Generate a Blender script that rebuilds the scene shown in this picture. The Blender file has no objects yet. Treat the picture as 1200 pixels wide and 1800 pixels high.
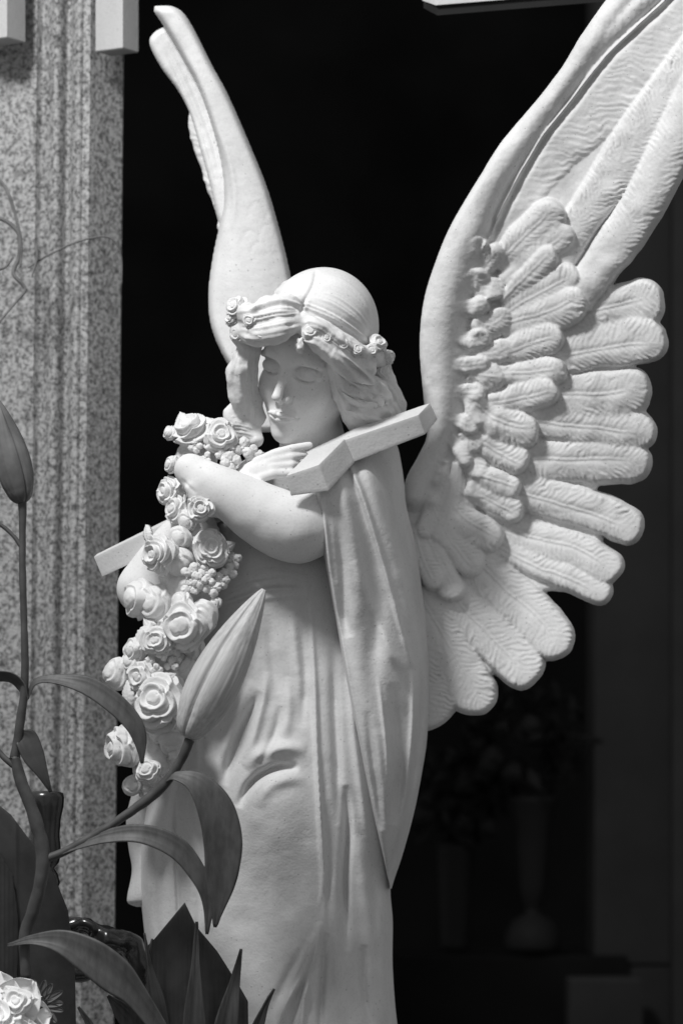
import bpy, math, random
import numpy as np
# ------------------------------------------------------------------ units
S = 0.00045          # metres per modelling unit
D = 6667.0           # viewing distance in modelling units
HZ = 1400.0          # eye level
EYE = 1.35           # eye level above the floor, metres
scene = bpy.context.scene
COL = scene.collection
rng = np.random.RandomState(7)

def C(px, py, d=0.0):
    k = 1 + d / D
    return np.array([(px - 600) * k, d, (HZ - py) * k], float)
def CP(L): return [C(*p) for p in L]
def proj(V):
    k = 1 + V[:, 1] / D
    return 600 + V[:, 0] / k, HZ - V[:, 2] / k
def W(v): return (v[0] * S, v[1] * S, v[2] * S + EYE)

# ------------------------------------------------------------------ noise
def _h(i, j, k, s):
    n = (i * 374761393 + j * 668265263 + k * 2147483647 // 7 * 3 + s * 974711) & 0x7fffffff
    n = (n ^ (n >> 13)) * 1274126177 & 0x7fffffff
    n = (n ^ (n >> 16)) & 0xffff
    return n / 65535.0
def vnoise(P, seed=0):
    P = np.asarray(P, float)
    I = np.floor(P).astype(np.int64); F = P - I; F = F * F * (3 - 2 * F)
    r = 0
    for a in (0, 1):
        for b in (0, 1):
            for c in (0, 1):
                w = (F[..., 0] if a else 1 - F[..., 0]) * (F[..., 1] if b else 1 - F[..., 1]) * (F[..., 2] if c else 1 - F[..., 2])
                r = r + w * _h(I[..., 0] + a, I[..., 1] + b, I[..., 2] + c, seed)
    return r * 2 - 1
def n2(x, y, s, seed=0):
    x = np.asarray(x, float); y = np.asarray(y, float)
    return vnoise(np.stack([x / s, y / s, np.zeros_like(x) + 0.5], -1), seed)
def sstep(a, b, x):
    t = np.clip((x - a) / (b - a), 0, 1); return t * t * (3 - 2 * t)

# ------------------------------------------------------------------ linking
MATS = {}
def empty(name, loc_l, label, cat, group=None):
    o = bpy.data.objects.new(name, None); COL.objects.link(o)
    o.location = W(loc_l); o.empty_display_size = 0.02
    o['label'] = label; o['category'] = cat
    if group: o['group'] = group
    o['_'] = 0; del o['_']
    return o
def link(name, V, F, mat, parent=None, root=None, smooth=True, label=None, cat=None, group=None, kind=None, origin=None, autos=None):
    """V in modelling units.  origin: location of a top-level mesh."""
    V = np.asarray(V, float)
    Wv = V * S; Wv[:, 2] += EYE
    me = bpy.data.meshes.new(name)
    if parent is not None:
        off = np.array(parent.matrix_world_loc if False else world_loc(parent))
        loc = Wv.mean(0) if len(Wv) else np.zeros(3)
        me_v = Wv - loc
    else:
        off = np.zeros(3)
        loc = Wv.mean(0); loc[2] = Wv[:, 2].min()
        me_v = Wv - loc
    if isinstance(F, np.ndarray):
        nv = len(me_v); me.vertices.add(nv); me.vertices.foreach_set('co', me_v.astype(np.float32).ravel())
        k = F.shape[1]; nf = len(F)
        me.loops.add(nf * k); me.loops.foreach_set('vertex_index', F.astype(np.int32).ravel())
        me.polygons.add(nf); me.polygons.foreach_set('loop_start', (np.arange(nf) * k).astype(np.int32))
        me.update(calc_edges=True); me.validate()
    else:
        me.from_pydata([tuple(v) for v in me_v], [], [list(map(int, f)) for f in F]); me.update()
    if smooth: me.polygons.foreach_set('use_smooth', [True] * len(me.polygons))
    if autos is not None:
        me.set_sharp_from_angle(angle=math.radians(autos))
    me.materials.append(MATS[mat])
    o = bpy.data.objects.new(name, me); COL.objects.link(o)
    if parent is not None:
        o.parent = parent; o.location = tuple(loc - off)
    else:
        o.location = tuple(loc)
    if label: o['label'] = label
    if cat: o['category'] = cat
    if group: o['group'] = group
    if kind: o['kind'] = kind
    return o
def world_loc(o):
    v = np.array(o.location)
    while o.parent is not None:
        o = o.parent; v = v + np.array(o.location)
    return v
def join(parts):
    Vs, Fs, n = [], [], 0
    for V, F in parts:
        Vs.append(np.asarray(V, float)); Fs += [[int(i) + n for i in f] for f in F]; n += len(V)
    return np.vstack(Vs), Fs

# ------------------------------------------------------------------ signed distance sculpting
def smin(a, b, k):
    h = np.clip(0.5 + 0.5 * (b - a) / k, 0, 1)
    return b * (1 - h) + a * h - k * h * (1 - h)
def smax(a, b, k): return -smin(-a, -b, k)
def sph(P, c, r): return np.linalg.norm(P - c, axis=1) - r
def ell(P, c, r, R=None):
    q = P - c
    if R is not None: q = q @ R
    r = np.asarray(r, float)
    k0 = np.linalg.norm(q / r, axis=1); k1 = np.linalg.norm(q / (r * r), axis=1) + 1e-9
    return k0 * (k0 - 1) / k1
def cone(P, a, b, ra, rb):
    a = np.asarray(a, float); b = np.asarray(b, float)
    ab = b - a; t = np.clip(((P - a) @ ab) / (ab @ ab + 1e-9), 0, 1)
    return np.linalg.norm(P - (a + t[:, None] * ab), axis=1) - (ra + (rb - ra) * t)
def chain(P, pts, rad, k=None):
    d = None
    for i in range(len(pts) - 1):
        e = cone(P, pts[i], pts[i + 1], rad[i], rad[i + 1])
        d = e if d is None else (np.minimum(d, e) if not k else smin(d, e, k))
    return d

def nets(f, lo, hi, h, lip=1.6):
    lo = np.array(lo, float); hi = np.array(hi, float)
    n = np.ceil((hi - lo) / h).astype(int) + 1
    B = 12
    nb = np.ceil(n / B).astype(int)
    A = np.full(nb * B, 1e3, np.float32)
    bi = np.stack(np.meshgrid(*[np.arange(x) for x in nb], indexing='ij'), -1).reshape(-1, 3)
    cen = lo + (bi * B + (B - 1) / 2) * h
    dc = f(cen)
    half = (B / 2) * h * 1.75
    act = np.abs(dc) < half * lip + 4
    Ab = A.reshape(nb[0], B, nb[1], B, nb[2], B).transpose(0, 2, 4, 1, 3, 5)
    Ab = np.ascontiguousarray(Ab)
    neg = ~act & (dc < 0)
    Ab[bi[neg, 0], bi[neg, 1], bi[neg, 2]] = -1e3
    g = np.stack(np.meshgrid(*[np.arange(B)] * 3, indexing='ij'), -1).reshape(-1, 3)
    ids = np.where(act)[0]
    for s in range(0, len(ids), 200):
        sel = ids[s:s + 200]
        P = (lo + (bi[sel][:, None, :] * B + g[None]) * h).reshape(-1, 3)
        v = f(P).reshape(len(sel), B, B, B)
        Ab[bi[sel, 0], bi[sel, 1], bi[sel, 2]] = v
    A = Ab.transpose(0, 3, 1, 4, 2, 5).reshape(nb * B)
    sg = A < 0
    c = sg[:-1, :-1, :-1].astype(np.int8)
    tot = np.zeros(c.shape, np.int8)
    for a in (0, 1):
        for b in (0, 1):
            for e in (0, 1):
                tot += sg[a:a + c.shape[0], b:b + c.shape[1], e:e + c.shape[2]]
    cell = np.argwhere((tot > 0) & (tot < 8))
    idx = np.full(c.shape, -1, np.int32); idx[cell[:, 0], cell[:, 1], cell[:, 2]] = np.arange(len(cell))
    acc = np.zeros((len(cell), 3)); cnt = np.zeros(len(cell))
    cor = [(a, b, e) for a in (0, 1) for b in (0, 1) for e in (0, 1)]
    val = {q: A[cell[:, 0] + q[0], cell[:, 1] + q[1], cell[:, 2] + q[2]] for q in cor}
    for q in cor:
        for ax in range(3):
            if q[ax] == 0:
                r = list(q); r[ax] = 1; r = tuple(r)
                va, vb = val[q], val[r]
                m = (va < 0) != (vb < 0)
                t = np.where(m, va / (va - vb + 1e-12), 0)
                p = np.tile(np.array(q, float), (len(cell), 1)); p[:, ax] = t
                acc += p * m[:, None]; cnt += m
    V = lo + (cell + acc / cnt[:, None]) * h
    quads = []
    for ax in range(3):
        s0 = [slice(None)] * 3; s1 = [slice(None)] * 3
        s0[ax] = slice(0, -1); s1[ax] = slice(1, None)
        e0 = sg[tuple(s0)]; e1 = sg[tuple(s1)]
        E = np.argwhere(e0 != e1)
        o1, o2 = [(1, 2), (2, 0), (0, 1)][ax]
        E = E[(E[:, o1] > 0) & (E[:, o2] > 0)]
        if not len(E): continue
        ok = np.ones(len(E), bool)
        qs = []
        for da, db in ((-1, -1), (0, -1), (0, 0), (-1, 0)):
            k = E.copy(); k[:, o1] += da; k[:, o2] += db
            inb = np.all(k < np.array(c.shape), axis=1) & np.all(k >= 0, axis=1)
            kk = np.clip(k, 0, np.array(c.shape) - 1)
            v = idx[kk[:, 0], kk[:, 1], kk[:, 2]]
            ok &= inb & (v >= 0); qs.append(v)
        Q = np.stack(qs, 1)
        fl = e0[E[:, 0], E[:, 1], E[:, 2]]
        Q = np.where(fl[:, None], Q, Q[:, ::-1])
        quads.append(Q[ok])
    return V, np.vstack(quads)
def bounds(pts, pad):
    p = np.array(pts); return p.min(0) - pad, p.max(0) + pad

def normals(V, F):
    F = np.asarray(F)
    a, b, c, d = V[F[:, 0]], V[F[:, 1]], V[F[:, 2]], V[F[:, 3]]
    fn = np.cross(c - a, d - b)
    N = np.zeros_like(V)
    for i in range(4):
        for ax in range(3): N[:, ax] += np.bincount(F[:, i], fn[:, ax], len(V))
    return N / (np.linalg.norm(N, axis=1)[:, None] + 1e-9)
def relax(V, F, it=1, lam=0.5):
    F = np.asarray(F)
    for _ in range(it):
        acc = np.zeros_like(V); cnt = np.zeros(len(V))
        for i in range(4):
            for j in (1, 3):
                q = F[:, (i + j) % 4]
                for ax in range(3): acc[:, ax] += np.bincount(F[:, i], V[q, ax], len(V))
                cnt += np.bincount(F[:, i], minlength=len(V))
        m = cnt > 0
        V = V.copy(); V[m] += lam * (acc[m] / cnt[m][:, None] - V[m])
    return V

# ------------------------------------------------------------------ brush strokes
def smooth_poly(pts, n=24):
    pts = np.asarray(pts, float)
    if len(pts) < 3:
        t = np.linspace(0, 1, n)[:, None]; return pts[0] * (1 - t) + pts[-1] * t
    P = np.vstack([2 * pts[0] - pts[1], pts, 2 * pts[-1] - pts[-2]])
    m = len(pts) - 1; out = []
    for u in np.linspace(0, m, n):
        i = min(int(u), m - 1); t = u - i
        a, b, c, d = P[i], P[i + 1], P[i + 2], P[i + 3]
        out.append(0.5 * ((2 * b) + (-a + c) * t + (2 * a - 5 * b + 4 * c - d) * t * t + (-a + 3 * b - 3 * c + d) * t ** 3))
    return np.array(out)
def pdist(x, y, poly):
    """distance, signed side (+ to the right of travel when y is down), parameter 0..1"""
    best = np.full(len(x), 1e9); sd = np.zeros(len(x)); par = np.zeros(len(x))
    m = len(poly) - 1
    for i in range(m):
        ax, ay = poly[i]; bx, by = poly[i + 1]
        dx, dy = bx - ax, by - ay; L2 = dx * dx + dy * dy + 1e-9
        t = np.clip(((x - ax) * dx + (y - ay) * dy) / L2, 0, 1)
        qx = x - (ax + t * dx); qy = y - (ay + t * dy)
        d = np.hypot(qx, qy); cr = dx * qy - dy * qx
        u = d < best
        best = np.where(u, d, best); sd = np.where(u, np.where(cr > 0, d, -d), sd); par = np.where(u, (i + t) / m, par)
    return best, sd, par
def stroke(x, y, pts, w, a, taper=0.25, kind='ridge', W2=40, n=20):
    """height field of one brush stroke evaluated at x,y"""
    poly = smooth_poly(pts, n) if len(pts) > 2 else np.asarray(pts, float)
    pad = 3.2 * max(w, W2 if kind == 'ledge' else 0) + 4
    m = (x > poly[:, 0].min() - pad) & (x < poly[:, 0].max() + pad) & (y > poly[:, 1].min() - pad) & (y < poly[:, 1].max() + pad)
    out = np.zeros(len(x))
    if not m.any(): return out
    d, sd, t = pdist(x[m], y[m], poly)
    tp = np.ones_like(t)
    if taper > 0: tp = np.clip(np.minimum(t, 1 - t) / taper, 0, 1) ** 0.8
    if kind == 'ridge': h = np.exp(-(d / w) ** 2)
    else:  # ledge: raised on the + side, falls away over W2
        h = sstep(-w, w, sd) * np.exp(-np.maximum(sd, 0) / W2)
        endf = np.clip(1 - (d - np.abs(sd)), 0, 1)
    if kind == 'ridge' and taper > 0:
        pass
    out[m] = a * h * (tp if taper > 0 else 1)
    return out
def strands(x, y, A, B, n, w, a, taper=0.2, seed=1, jit=0.15):
    r = np.random.RandomState(seed)
    A = smooth_poly(A, 12); B = smooth_poly(B, 12); out = np.zeros(len(x))
    for i in range(n):
        f = (i + 0.5 + jit * r.randn()) / n
        P = A * (1 - f) + B * f
        i0 = r.randint(0, 3); i1 = 12 - r.randint(0, 3)
        out += stroke(x, y, P[i0:i1], w * (0.7 + 0.6 * r.rand()), a * (0.5 + r.rand()), taper, n=14)
    return out
def apply_h(V, F, h, front=True, along='y'):
    N = normals(V, F)
    if along == 'y':
        w = sstep(0.0, 0.35, -N[:, 1]) if front else 1
        V = V.copy(); V[:, 1] -= h * w
    else:
        w = sstep(-0.25, 0.15, -N[:, 1]) if front else 1
        V = V + N * (h * w)[:, None]
    return V

# ------------------------------------------------------------------ lofts and tubes
def loft(rows, nth=160, nrow=200, pf=1.0):
    """rows: (py, xl, xr, dl, dr, front bulge, back bulge)"""
    rows = np.array(rows, float)
    t = np.linspace(0, len(rows) - 1, nrow)
    R = smooth_poly(rows, nrow)
    th = np.linspace(0, 2 * math.pi, nth, endpoint=False)
    V = np.zeros((nrow, nth, 3))
    for i, (py, xl, xr, dl, dr, bf, bb) in enumerate(R):
        c = np.cos(th); s = np.sin(th)
        px = (xl + xr) / 2 + (xr - xl) / 2 * c
        dm = dl + (dr - dl) * (c + 1) / 2
        sh = np.sign(s) * np.abs(s) ** pf
        d = dm - np.where(s > 0, bf, bb) * sh
        k = 1 + d / D
        V[i, :, 0] = (px - 600) * k; V[i, :, 1] = d; V[i, :, 2] = (HZ - py) * k
    idx = np.arange(nrow * nth).reshape(nrow, nth)
    a = idx[:-1]; b = idx[1:]
    F = np.stack([a, np.roll(a, -1, 1), np.roll(b, -1, 1), b], -1).reshape(-1, 4)
    V = V.reshape(-1, 3)
    # caps
    top = V[:nth].mean(0); bot = V[-nth:].mean(0)
    V = np.vstack([V, top, bot]); ti = len(V) - 2
    return V, F, (idx[0], idx[-1], ti)
def loft_link(name, V, F, caps, mat, parent, **kw):
    t0, t1, ti = caps
    FL = [list(f) for f in F]
    n = len(t0)
    for i in range(n):
        FL.append([ti, int(t0[(i + 1) % n]), int(t0[i])])
        FL.append([ti + 1, int(t1[i]), int(t1[(i + 1) % n])])
    return link(name, V, FL, mat, parent, **kw)
def frames(P):
    T = np.gradient(P, axis=0); T /= np.linalg.norm(T, axis=1)[:, None] + 1e-9
    up = np.array([0, -1.0, 0.05]); N = []
    for t in T:
        n = up - t * (up @ t)
        if np.linalg.norm(n) < 1e-3: n = np.array([1., 0, 0])
        n /= np.linalg.norm(n); N.append(n)
    N = np.array(N); Bn = np.cross(T, N)
    return T, N, Bn
def tube(pts, rad, n=40, seg=16, bump=0.0, seed=0):
    P = smooth_poly(np.array(pts), n)
    r = np.interp(np.linspace(0, 1, n), np.linspace(0, 1, len(rad)), rad)
    T, N, Bn = frames(P)
    th = np.linspace(0, 2 * math.pi, seg, endpoint=False)
    V = P[:, None] + r[:, None, None] * (np.cos(th)[None, :, None] * N[:, None] + np.sin(th)[None, :, None] * Bn[:, None])
    if bump:
        q = V.reshape(-1, 3); V = (q + (q - np.repeat(P, seg, 0)) * (bump * vnoise(q / 14.0, seed))[:, None]).reshape(V.shape)
    idx = np.arange(n * seg).reshape(n, seg)
    F = [list(f) for f in np.stack([idx[:-1], idx[1:], np.roll(idx[1:], -1, 1), np.roll(idx[:-1], -1, 1)], -1).reshape(-1, 4)]
    F.append(list(idx[0])); F.append(list(idx[-1][::-1]))
    return V.reshape(-1, 3), F
def lathe(prof, cen, seg=40):
    """prof: (radius, py) list; cen: (px, d)"""
    prof = np.array(prof, float); n = len(prof)
    th = np.linspace(0, 2 * math.pi, seg, endpoint=False)
    V = []
    for r, py in prof:
        c = C(cen[0], py, cen[1])
        for a in th: V.append([c[0] + r * math.cos(a), c[1] + r * math.sin(a), c[2]])
    F = []
    for i in range(n - 1):
        for j in range(seg):
            F.append([i * seg + j, i * seg + (j + 1) % seg, (i + 1) * seg + (j + 1) % seg, (i + 1) * seg + j])
    F.append(list(range(seg))[::-1]); F.append([(n - 1) * seg + j for j in range(seg)])
    return np.array(V), F
def box8(c):
    """8 corners: 4 top (ccw) then 4 bottom"""
    return np.array(c, float), [[0, 1, 2, 3], [7, 6, 5, 4], [0, 4, 5, 1], [1, 5, 6, 2], [2, 6, 7, 3], [3, 7, 4, 0]]
def rbox(px, d, w, dep, py0, py1, rot, bev=1.5):
    """upright box, plan rotated by rot degrees; centre (px,d)"""
    a = math.radians(rot); ca, sa = math.cos(a), math.sin(a)
    c0 = C(px, HZ, d); z0 = (HZ - py0) * (1 + d / D); z1 = (HZ - py1) * (1 + d / D)
    def ring(z, i):
        o = []
        for sx, sy in ((-1, -1), (1, -1), (1, 1), (-1, 1)):
            lx, ly = sx * (w / 2 - i), sy * (dep / 2 - i)
            o.append([c0[0] + lx * ca - ly * sa, c0[1] + lx * sa + ly * ca, z])
        return o
    R = [ring(z0, bev), ring(z0 - bev, 0), ring(z1 + bev, 0), ring(z1, bev)]
    V = sum(R, []); F = [[3, 2, 1, 0], [12, 13, 14, 15]]
    for k in range(3):
        for j in range(4): F.append([k * 4 + j, (k + 1) * 4 + j, (k + 1) * 4 + (j + 1) % 4, k * 4 + (j + 1) % 4][::-1])
    F[0] = [0, 1, 2, 3]; F[1] = [15, 14, 13, 12]
    return np.array(V), F

# ------------------------------------------------------------------ carved relief (front surface, real thickness, closed back)
def relief(fn, x0, x1, y0, y1, step, seed=0, back=16.0):
    """fn(x,y)-> inside distance e, front depth d, thickness th"""
    xs = np.arange(x0, x1 + step, step); ys = np.arange(y0, y1 + step, step)
    X, Y = np.meshgrid(xs, ys, indexing='ij'); sh = X.shape
    x = X.ravel().copy(); y = Y.ravel().copy()
    e = fn(x, y, True)
    ins = e > 0
    g = ins.reshape(sh)
    cellany = g[:-1, :-1] | g[1:, :-1] | g[:-1, 1:] | g[1:, 1:]
    use = np.zeros(sh, bool)
    for a in (0, 1):
        for b in (0, 1): use[a:a + cellany.shape[0], b:b + cellany.shape[1]] |= cellany
    out = use.ravel() & ~ins
    # pull the outside vertices on to the contour
    for _ in range(4):
        xo, yo = x[out], y[out]
        e0 = fn(xo, yo, True); h = 0.5
        gx = (fn(xo + h, yo, True) - fn(xo - h, yo, True)) / (2 * h); gy = (fn(xo, yo + h, True) - fn(xo, yo - h, True)) / (2 * h)
        gn = gx * gx + gy * gy + 1e-3
        sx = np.clip(-e0 * gx / gn, -step * 1.2, step * 1.2); sy = np.clip(-e0 * gy / gn, -step * 1.2, step * 1.2)
        x[out] = xo + sx; y[out] = yo + sy
    uid = np.where(use.ravel())[0]
    e, d, th = fn(x[uid], y[uid], False)
    edge = out[uid]
    e = np.where(edge, 0, np.maximum(e, 0))
    R = 10.0
    rf = np.sqrt(np.clip(1 - (1 - np.clip(e / R, 0, 1)) ** 2, 0, 1))
    mid = d + th * 0.5
    df = mid - th * 0.5 * rf; db = mid + th * 0.5 * rf
    def pts(dd):
        k = 1 + dd / D
        return np.stack([(x[uid] - 600) * k, dd, (HZ - y[uid]) * k], 1)
    VF = pts(df); VB = pts(db)
    n = len(uid); mapf = np.full(sh[0] * sh[1], -1); mapf[uid] = np.arange(n)
    mapb = mapf.copy(); iu = np.where(~edge)[0]; mapb[uid[iu]] = n + np.arange(len(iu))
    V = np.vstack([VF, VB[iu]])
    I = np.arange(sh[0] * sh[1]).reshape(sh)
    cs = np.argwhere(cellany)
    q = np.stack([I[cs[:, 0], cs[:, 1]], I[cs[:, 0], cs[:, 1] + 1], I[cs[:, 0] + 1, cs[:, 1] + 1], I[cs[:, 0] + 1, cs[:, 1]]], 1)
    return V, np.vstack([mapf[q], mapb[q][:, ::-1]])
# ------------------------------------------------------------------ materials (the photograph is black and white, so everything is neutral)
def mat_base(name, col, rough=0.6, spec=0.35):
    m = bpy.data.materials.new(name); m.use_nodes = True
    nt = m.node_tree; b = nt.nodes['Principled BSDF']
    b.inputs['Base Color'].default_value = (col, col, col, 1)
    b.inputs['Roughness'].default_value = rough
    b.inputs['Specular IOR Level'].default_value = spec
    MATS[name] = m
    return m, nt, b
def add_noise(nt, scale, detail=4, rough=0.6, vec=None, coord='Object', stretch=None):
    tc = nt.nodes.new('ShaderNodeTexCoord'); mp = nt.nodes.new('ShaderNodeMapping')
    nt.links.new(tc.outputs[coord], mp.inputs['Vector'])
    if stretch: mp.inputs['Scale'].default_value = stretch
    n = nt.nodes.new('ShaderNodeTexNoise'); n.inputs['Scale'].default_value = scale
    n.inputs['Detail'].default_value = detail; n.inputs['Roughness'].default_value = rough
    nt.links.new(mp.outputs['Vector'], n.inputs['Vector'])
    return n, mp
def ramp(nt, src, stops):
    r = nt.nodes.new('ShaderNodeValToRGB'); e = r.color_ramp.elements
    while len(e) < len(stops): e.new(0.5)
    for i, (p, c) in enumerate(stops): e[i].position = p; e[i].color = (c, c, c, 1)
    nt.links.new(src, r.inputs['Fac']); return r
def mult(nt, a, b):
    m = nt.nodes.new('ShaderNodeMix'); m.data_type = 'RGBA'; m.blend_type = 'MULTIPLY'; m.inputs['Factor'].default_value = 1
    nt.links.new(a, m.inputs['A']); nt.links.new(b, m.inputs['B']); return m.outputs['Result']
def bump(nt, b, src, dist, strength=0.5, prev=None):
    n = nt.nodes.new('ShaderNodeBump'); n.inputs['Distance'].default_value = dist; n.inputs['Strength'].default_value = strength
    nt.links.new(src, n.inputs['Height'])
    if prev: nt.links.new(prev, n.inputs['Normal'])
    nt.links.new(n.outputs['Normal'], b.inputs['Normal']); return n.outputs['Normal']

def stone(name, col, stain=0.12, grit=1.0):
    m, nt, b = mat_base(name, col, 0.62, 0.25)
    n1, _ = add_noise(nt, 11, 5, 0.62, stretch=(1, 1, 0.4)); r1 = ramp(nt, n1.outputs['Fac'], [(0.35, col * (1 - stain)), (0.62, col)])
    n2_, _ = add_noise(nt, 520, 2, 0.5); r2 = ramp(nt, n2_.outputs['Fac'], [(0.30, 0.93), (0.5, 1.0)])
    # small dark specks (pits of the cast stone)
    v = nt.nodes.new('ShaderNodeTexVoronoi'); v.inputs['Scale'].default_value = 150
    tc = nt.nodes.new('ShaderNodeTexCoord'); nt.links.new(tc.outputs['Object'], v.inputs['Vector'])
    n3, _ = add_noise(nt, 14, 2); 
    mm = nt.nodes.new('ShaderNodeMath'); mm.operation = 'MULTIPLY'; nt.links.new(n3.outputs['Fac'], mm.inputs[0]); mm.inputs[1].default_value = 0.16
    ls = nt.nodes.new('ShaderNodeMath'); ls.operation = 'SUBTRACT'; nt.links.new(v.outputs['Distance'], ls.inputs[0]); nt.links.new(mm.outputs[0], ls.inputs[1])
    r3 = ramp(nt, ls.outputs[0], [(0.0, 0.74), (0.03, 1.0)])
    c = mult(nt, mult(nt, r1.outputs['Color'], r2.outputs['Color']), r3.outputs['Color'])
    nt.links.new(c, b.inputs['Base Color'])
    p = bump(nt, b, n2_.outputs['Fac'], 0.0004 * grit, 0.4)
    n4, _ = add_noise(nt, 130, 3); p = bump(nt, b, n4.outputs['Fac'], 0.0006 * grit, 0.3, p)
    bump(nt, b, r3.outputs['Color'], 0.0006, 0.5, p)
    return m
stone('plaster', 0.74, 0.20, 0.8)
stone('plaster_skin', 0.78, 0.12, 0.5)
stone('plaster_cross', 0.64, 0.14, 0.8)
stone('plaster_cloth', 0.70, 0.26, 1.0)

# ------------------------------------------------------------------ THE ANGEL
angel = empty('angel_statue', C(480, 2350, 0), 'white stone angel statue with raised wings holding a cross and a garland of roses', 'statue')

# --- head pose: face turned to the left of the picture and bowed
def rotm(y, p, r):
    y, p, r = map(math.radians, (y, p, r))
    cy, sy, cp, sp, cr, sr = math.cos(y), math.sin(y), math.cos(p), math.sin(p), math.cos(r), math.sin(r)
    Y = np.array([[cy, -sy, 0], [sy, cy, 0], [0, 0, 1]]); P_ = np.array([[1, 0, 0], [0, cp, -sp], [0, sp, cp]])
    Q = np.array([[cr, 0, sr], [0, 1, 0], [-sr, 0, cr]])
    return Q @ P_ @ Y
HR = rotm(-25, 20, 8)
HS = 1.16
HO = C(507, 650, -140)
def Hw(p): return HO + HS * (HR @ np.array(p, float))
def to_head(P): return (P - HO) @ HR / HS

def f_head(P):
    q = to_head(P); x = np.abs(q[:, 0]); qs = np.stack([x, q[:, 1], q[:, 2]], 1)
    A = lambda *v: np.array(v, float)
    d = ell(qs, A(0, 72, 28), (68, 90, 82))
    d = smin(d, ell(qs, A(0, 56, -38), (56, 64, 72)), 14)
    d = smin(d, sph(qs, A(0, 10, -97), 17), 26)                       # chin
    d = smin(d, cone(qs, A(0, 24, -92), A(46, 66, -58), 15, 15), 18)  # jaw line
    d = smin(d, sph(qs, A(31, 26, -34), 25), 16)                      # cheeks
    d = smin(d, ell(qs, A(0, 14, -70), (25, 26, 21)), 12)             # muzzle
    d = smax(d, -ell(qs, A(30, -14, 2), (20, 18, 14)), 8)             # sockets
    d = smin(d, cone(qs, A(10, -9, 17), A(30, -8, 21), 4.5, 5), 8)    # brow
    d = smin(d, cone(qs, A(30, -8, 21), A(50, 8, 13), 5, 4), 8)
    d = smin(d, ell(qs, A(31, 13, -2), (18.5, 15, 12)), 2.2)          # lids over the eyes
    d = smin(d, cone(qs, A(0, -6, 14), A(0, -16, -14), 6.2, 5.8), 7)  # nose
    d = smin(d, cone(qs, A(0, -16, -14), A(0, -26, -37), 5.8, 7.4), 4)
    d = smin(d, sph(qs, A(9.5, -13, -42), 6.0), 4)
    d = smin(d, cone(qs, A(0, -22, -42), A(0, -13, -48), 4, 4), 4)
    d = smax(d, -sph(qs, A(5.5, -17, -48), 2.6), 2.0)
    # lips
    d = smin(d, cone(qs, A(5, -15.5, -65.5), A(22, -4.5, -70), 4.2, 1.6), 2.6)
    d = smin(d, cone(qs, A(0, -14.5, -66.5), A(5, -15.5, -65.5), 3.4, 4.2), 2)
    d = smin(d, cone(qs, A(0, -12.5, -74.5), A(15, -7.5, -72.5), 5.2, 3.2), 2.6)
    d = smax(d, -cone(qs, A(0, -20.5, -70.2), A(25, -6.5, -71.0), 1.8, 1.3), 1.8)
    d = smax(d, -cone(qs, A(0, -19.5, -53), A(0, -18.5, -61), 1.8, 2.2), 3)
    d = smax(d, -cone(qs, A(0, -17, -83), A(10, -13, -83), 3.2, 2), 6)
    d = d * HS
    # neck
    d = smin(d, cone(P, Hw((0, 74, -70)), C(572, 900, 20), 54, 66), 20)
    return d
lo, hi = bounds([Hw((0, 0, 0)), Hw((0, 0, 110)), Hw((0, 160, 0)), Hw((0, 60, -120)), C(590, 860, 20), Hw((-70, 60, 0)), Hw((70, 60, 0))], 46)
V, F = nets(f_head, lo, hi, 1.35)
q = to_head(V); N = normals(V, F)
fr = sstep(0.1, 0.5, -(N @ HR)[:, 1]) * (q[:, 1] < 40)
xx, zz = np.abs(q[:, 0]), q[:, 2]
h = stroke(xx, zz, [(14.5, -6.5), (22, -10.5), (31, -12), (40, -10), (48, -4.5)], 1.8, -5.2, 0.15)     # lash line
h += stroke(xx, zz, [(15, -4), (23, -7.5), (31, -8.6), (40, -7), (47, -2.5)], 2.2, 2.6, 0.2)
h += stroke(xx, zz, [(13, 1), (20, 7.2), (31, 9.6), (42, 7.5), (50, 1)], 2.1, -3.4, 0.2)           # lid crease
h += stroke(xx, zz, [(16, -14), (30, -19), (44, -14)], 4, -1.2, 0.3)
h += stroke(xx, zz, [(13, -36), (16.5, -43), (13, -48)], 1.5, -1.4, 0.3)                            # wing of the nose
h += stroke(xx, zz, [(15, -50), (24, -62)], 4, -1.0, 0.4)
h += stroke(xx, zz, [(23, -67), (26.5, -70.5)], 2.5, -1.5, 0.3)
h += stroke(xx, zz, [(8, 21), (30, 26.5), (52, 15)], 2.2, 0.8, 0.3)
V = V + N * (h * fr)[:, None] * HS
link('head', V, F, 'plaster_skin', angel)

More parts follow.
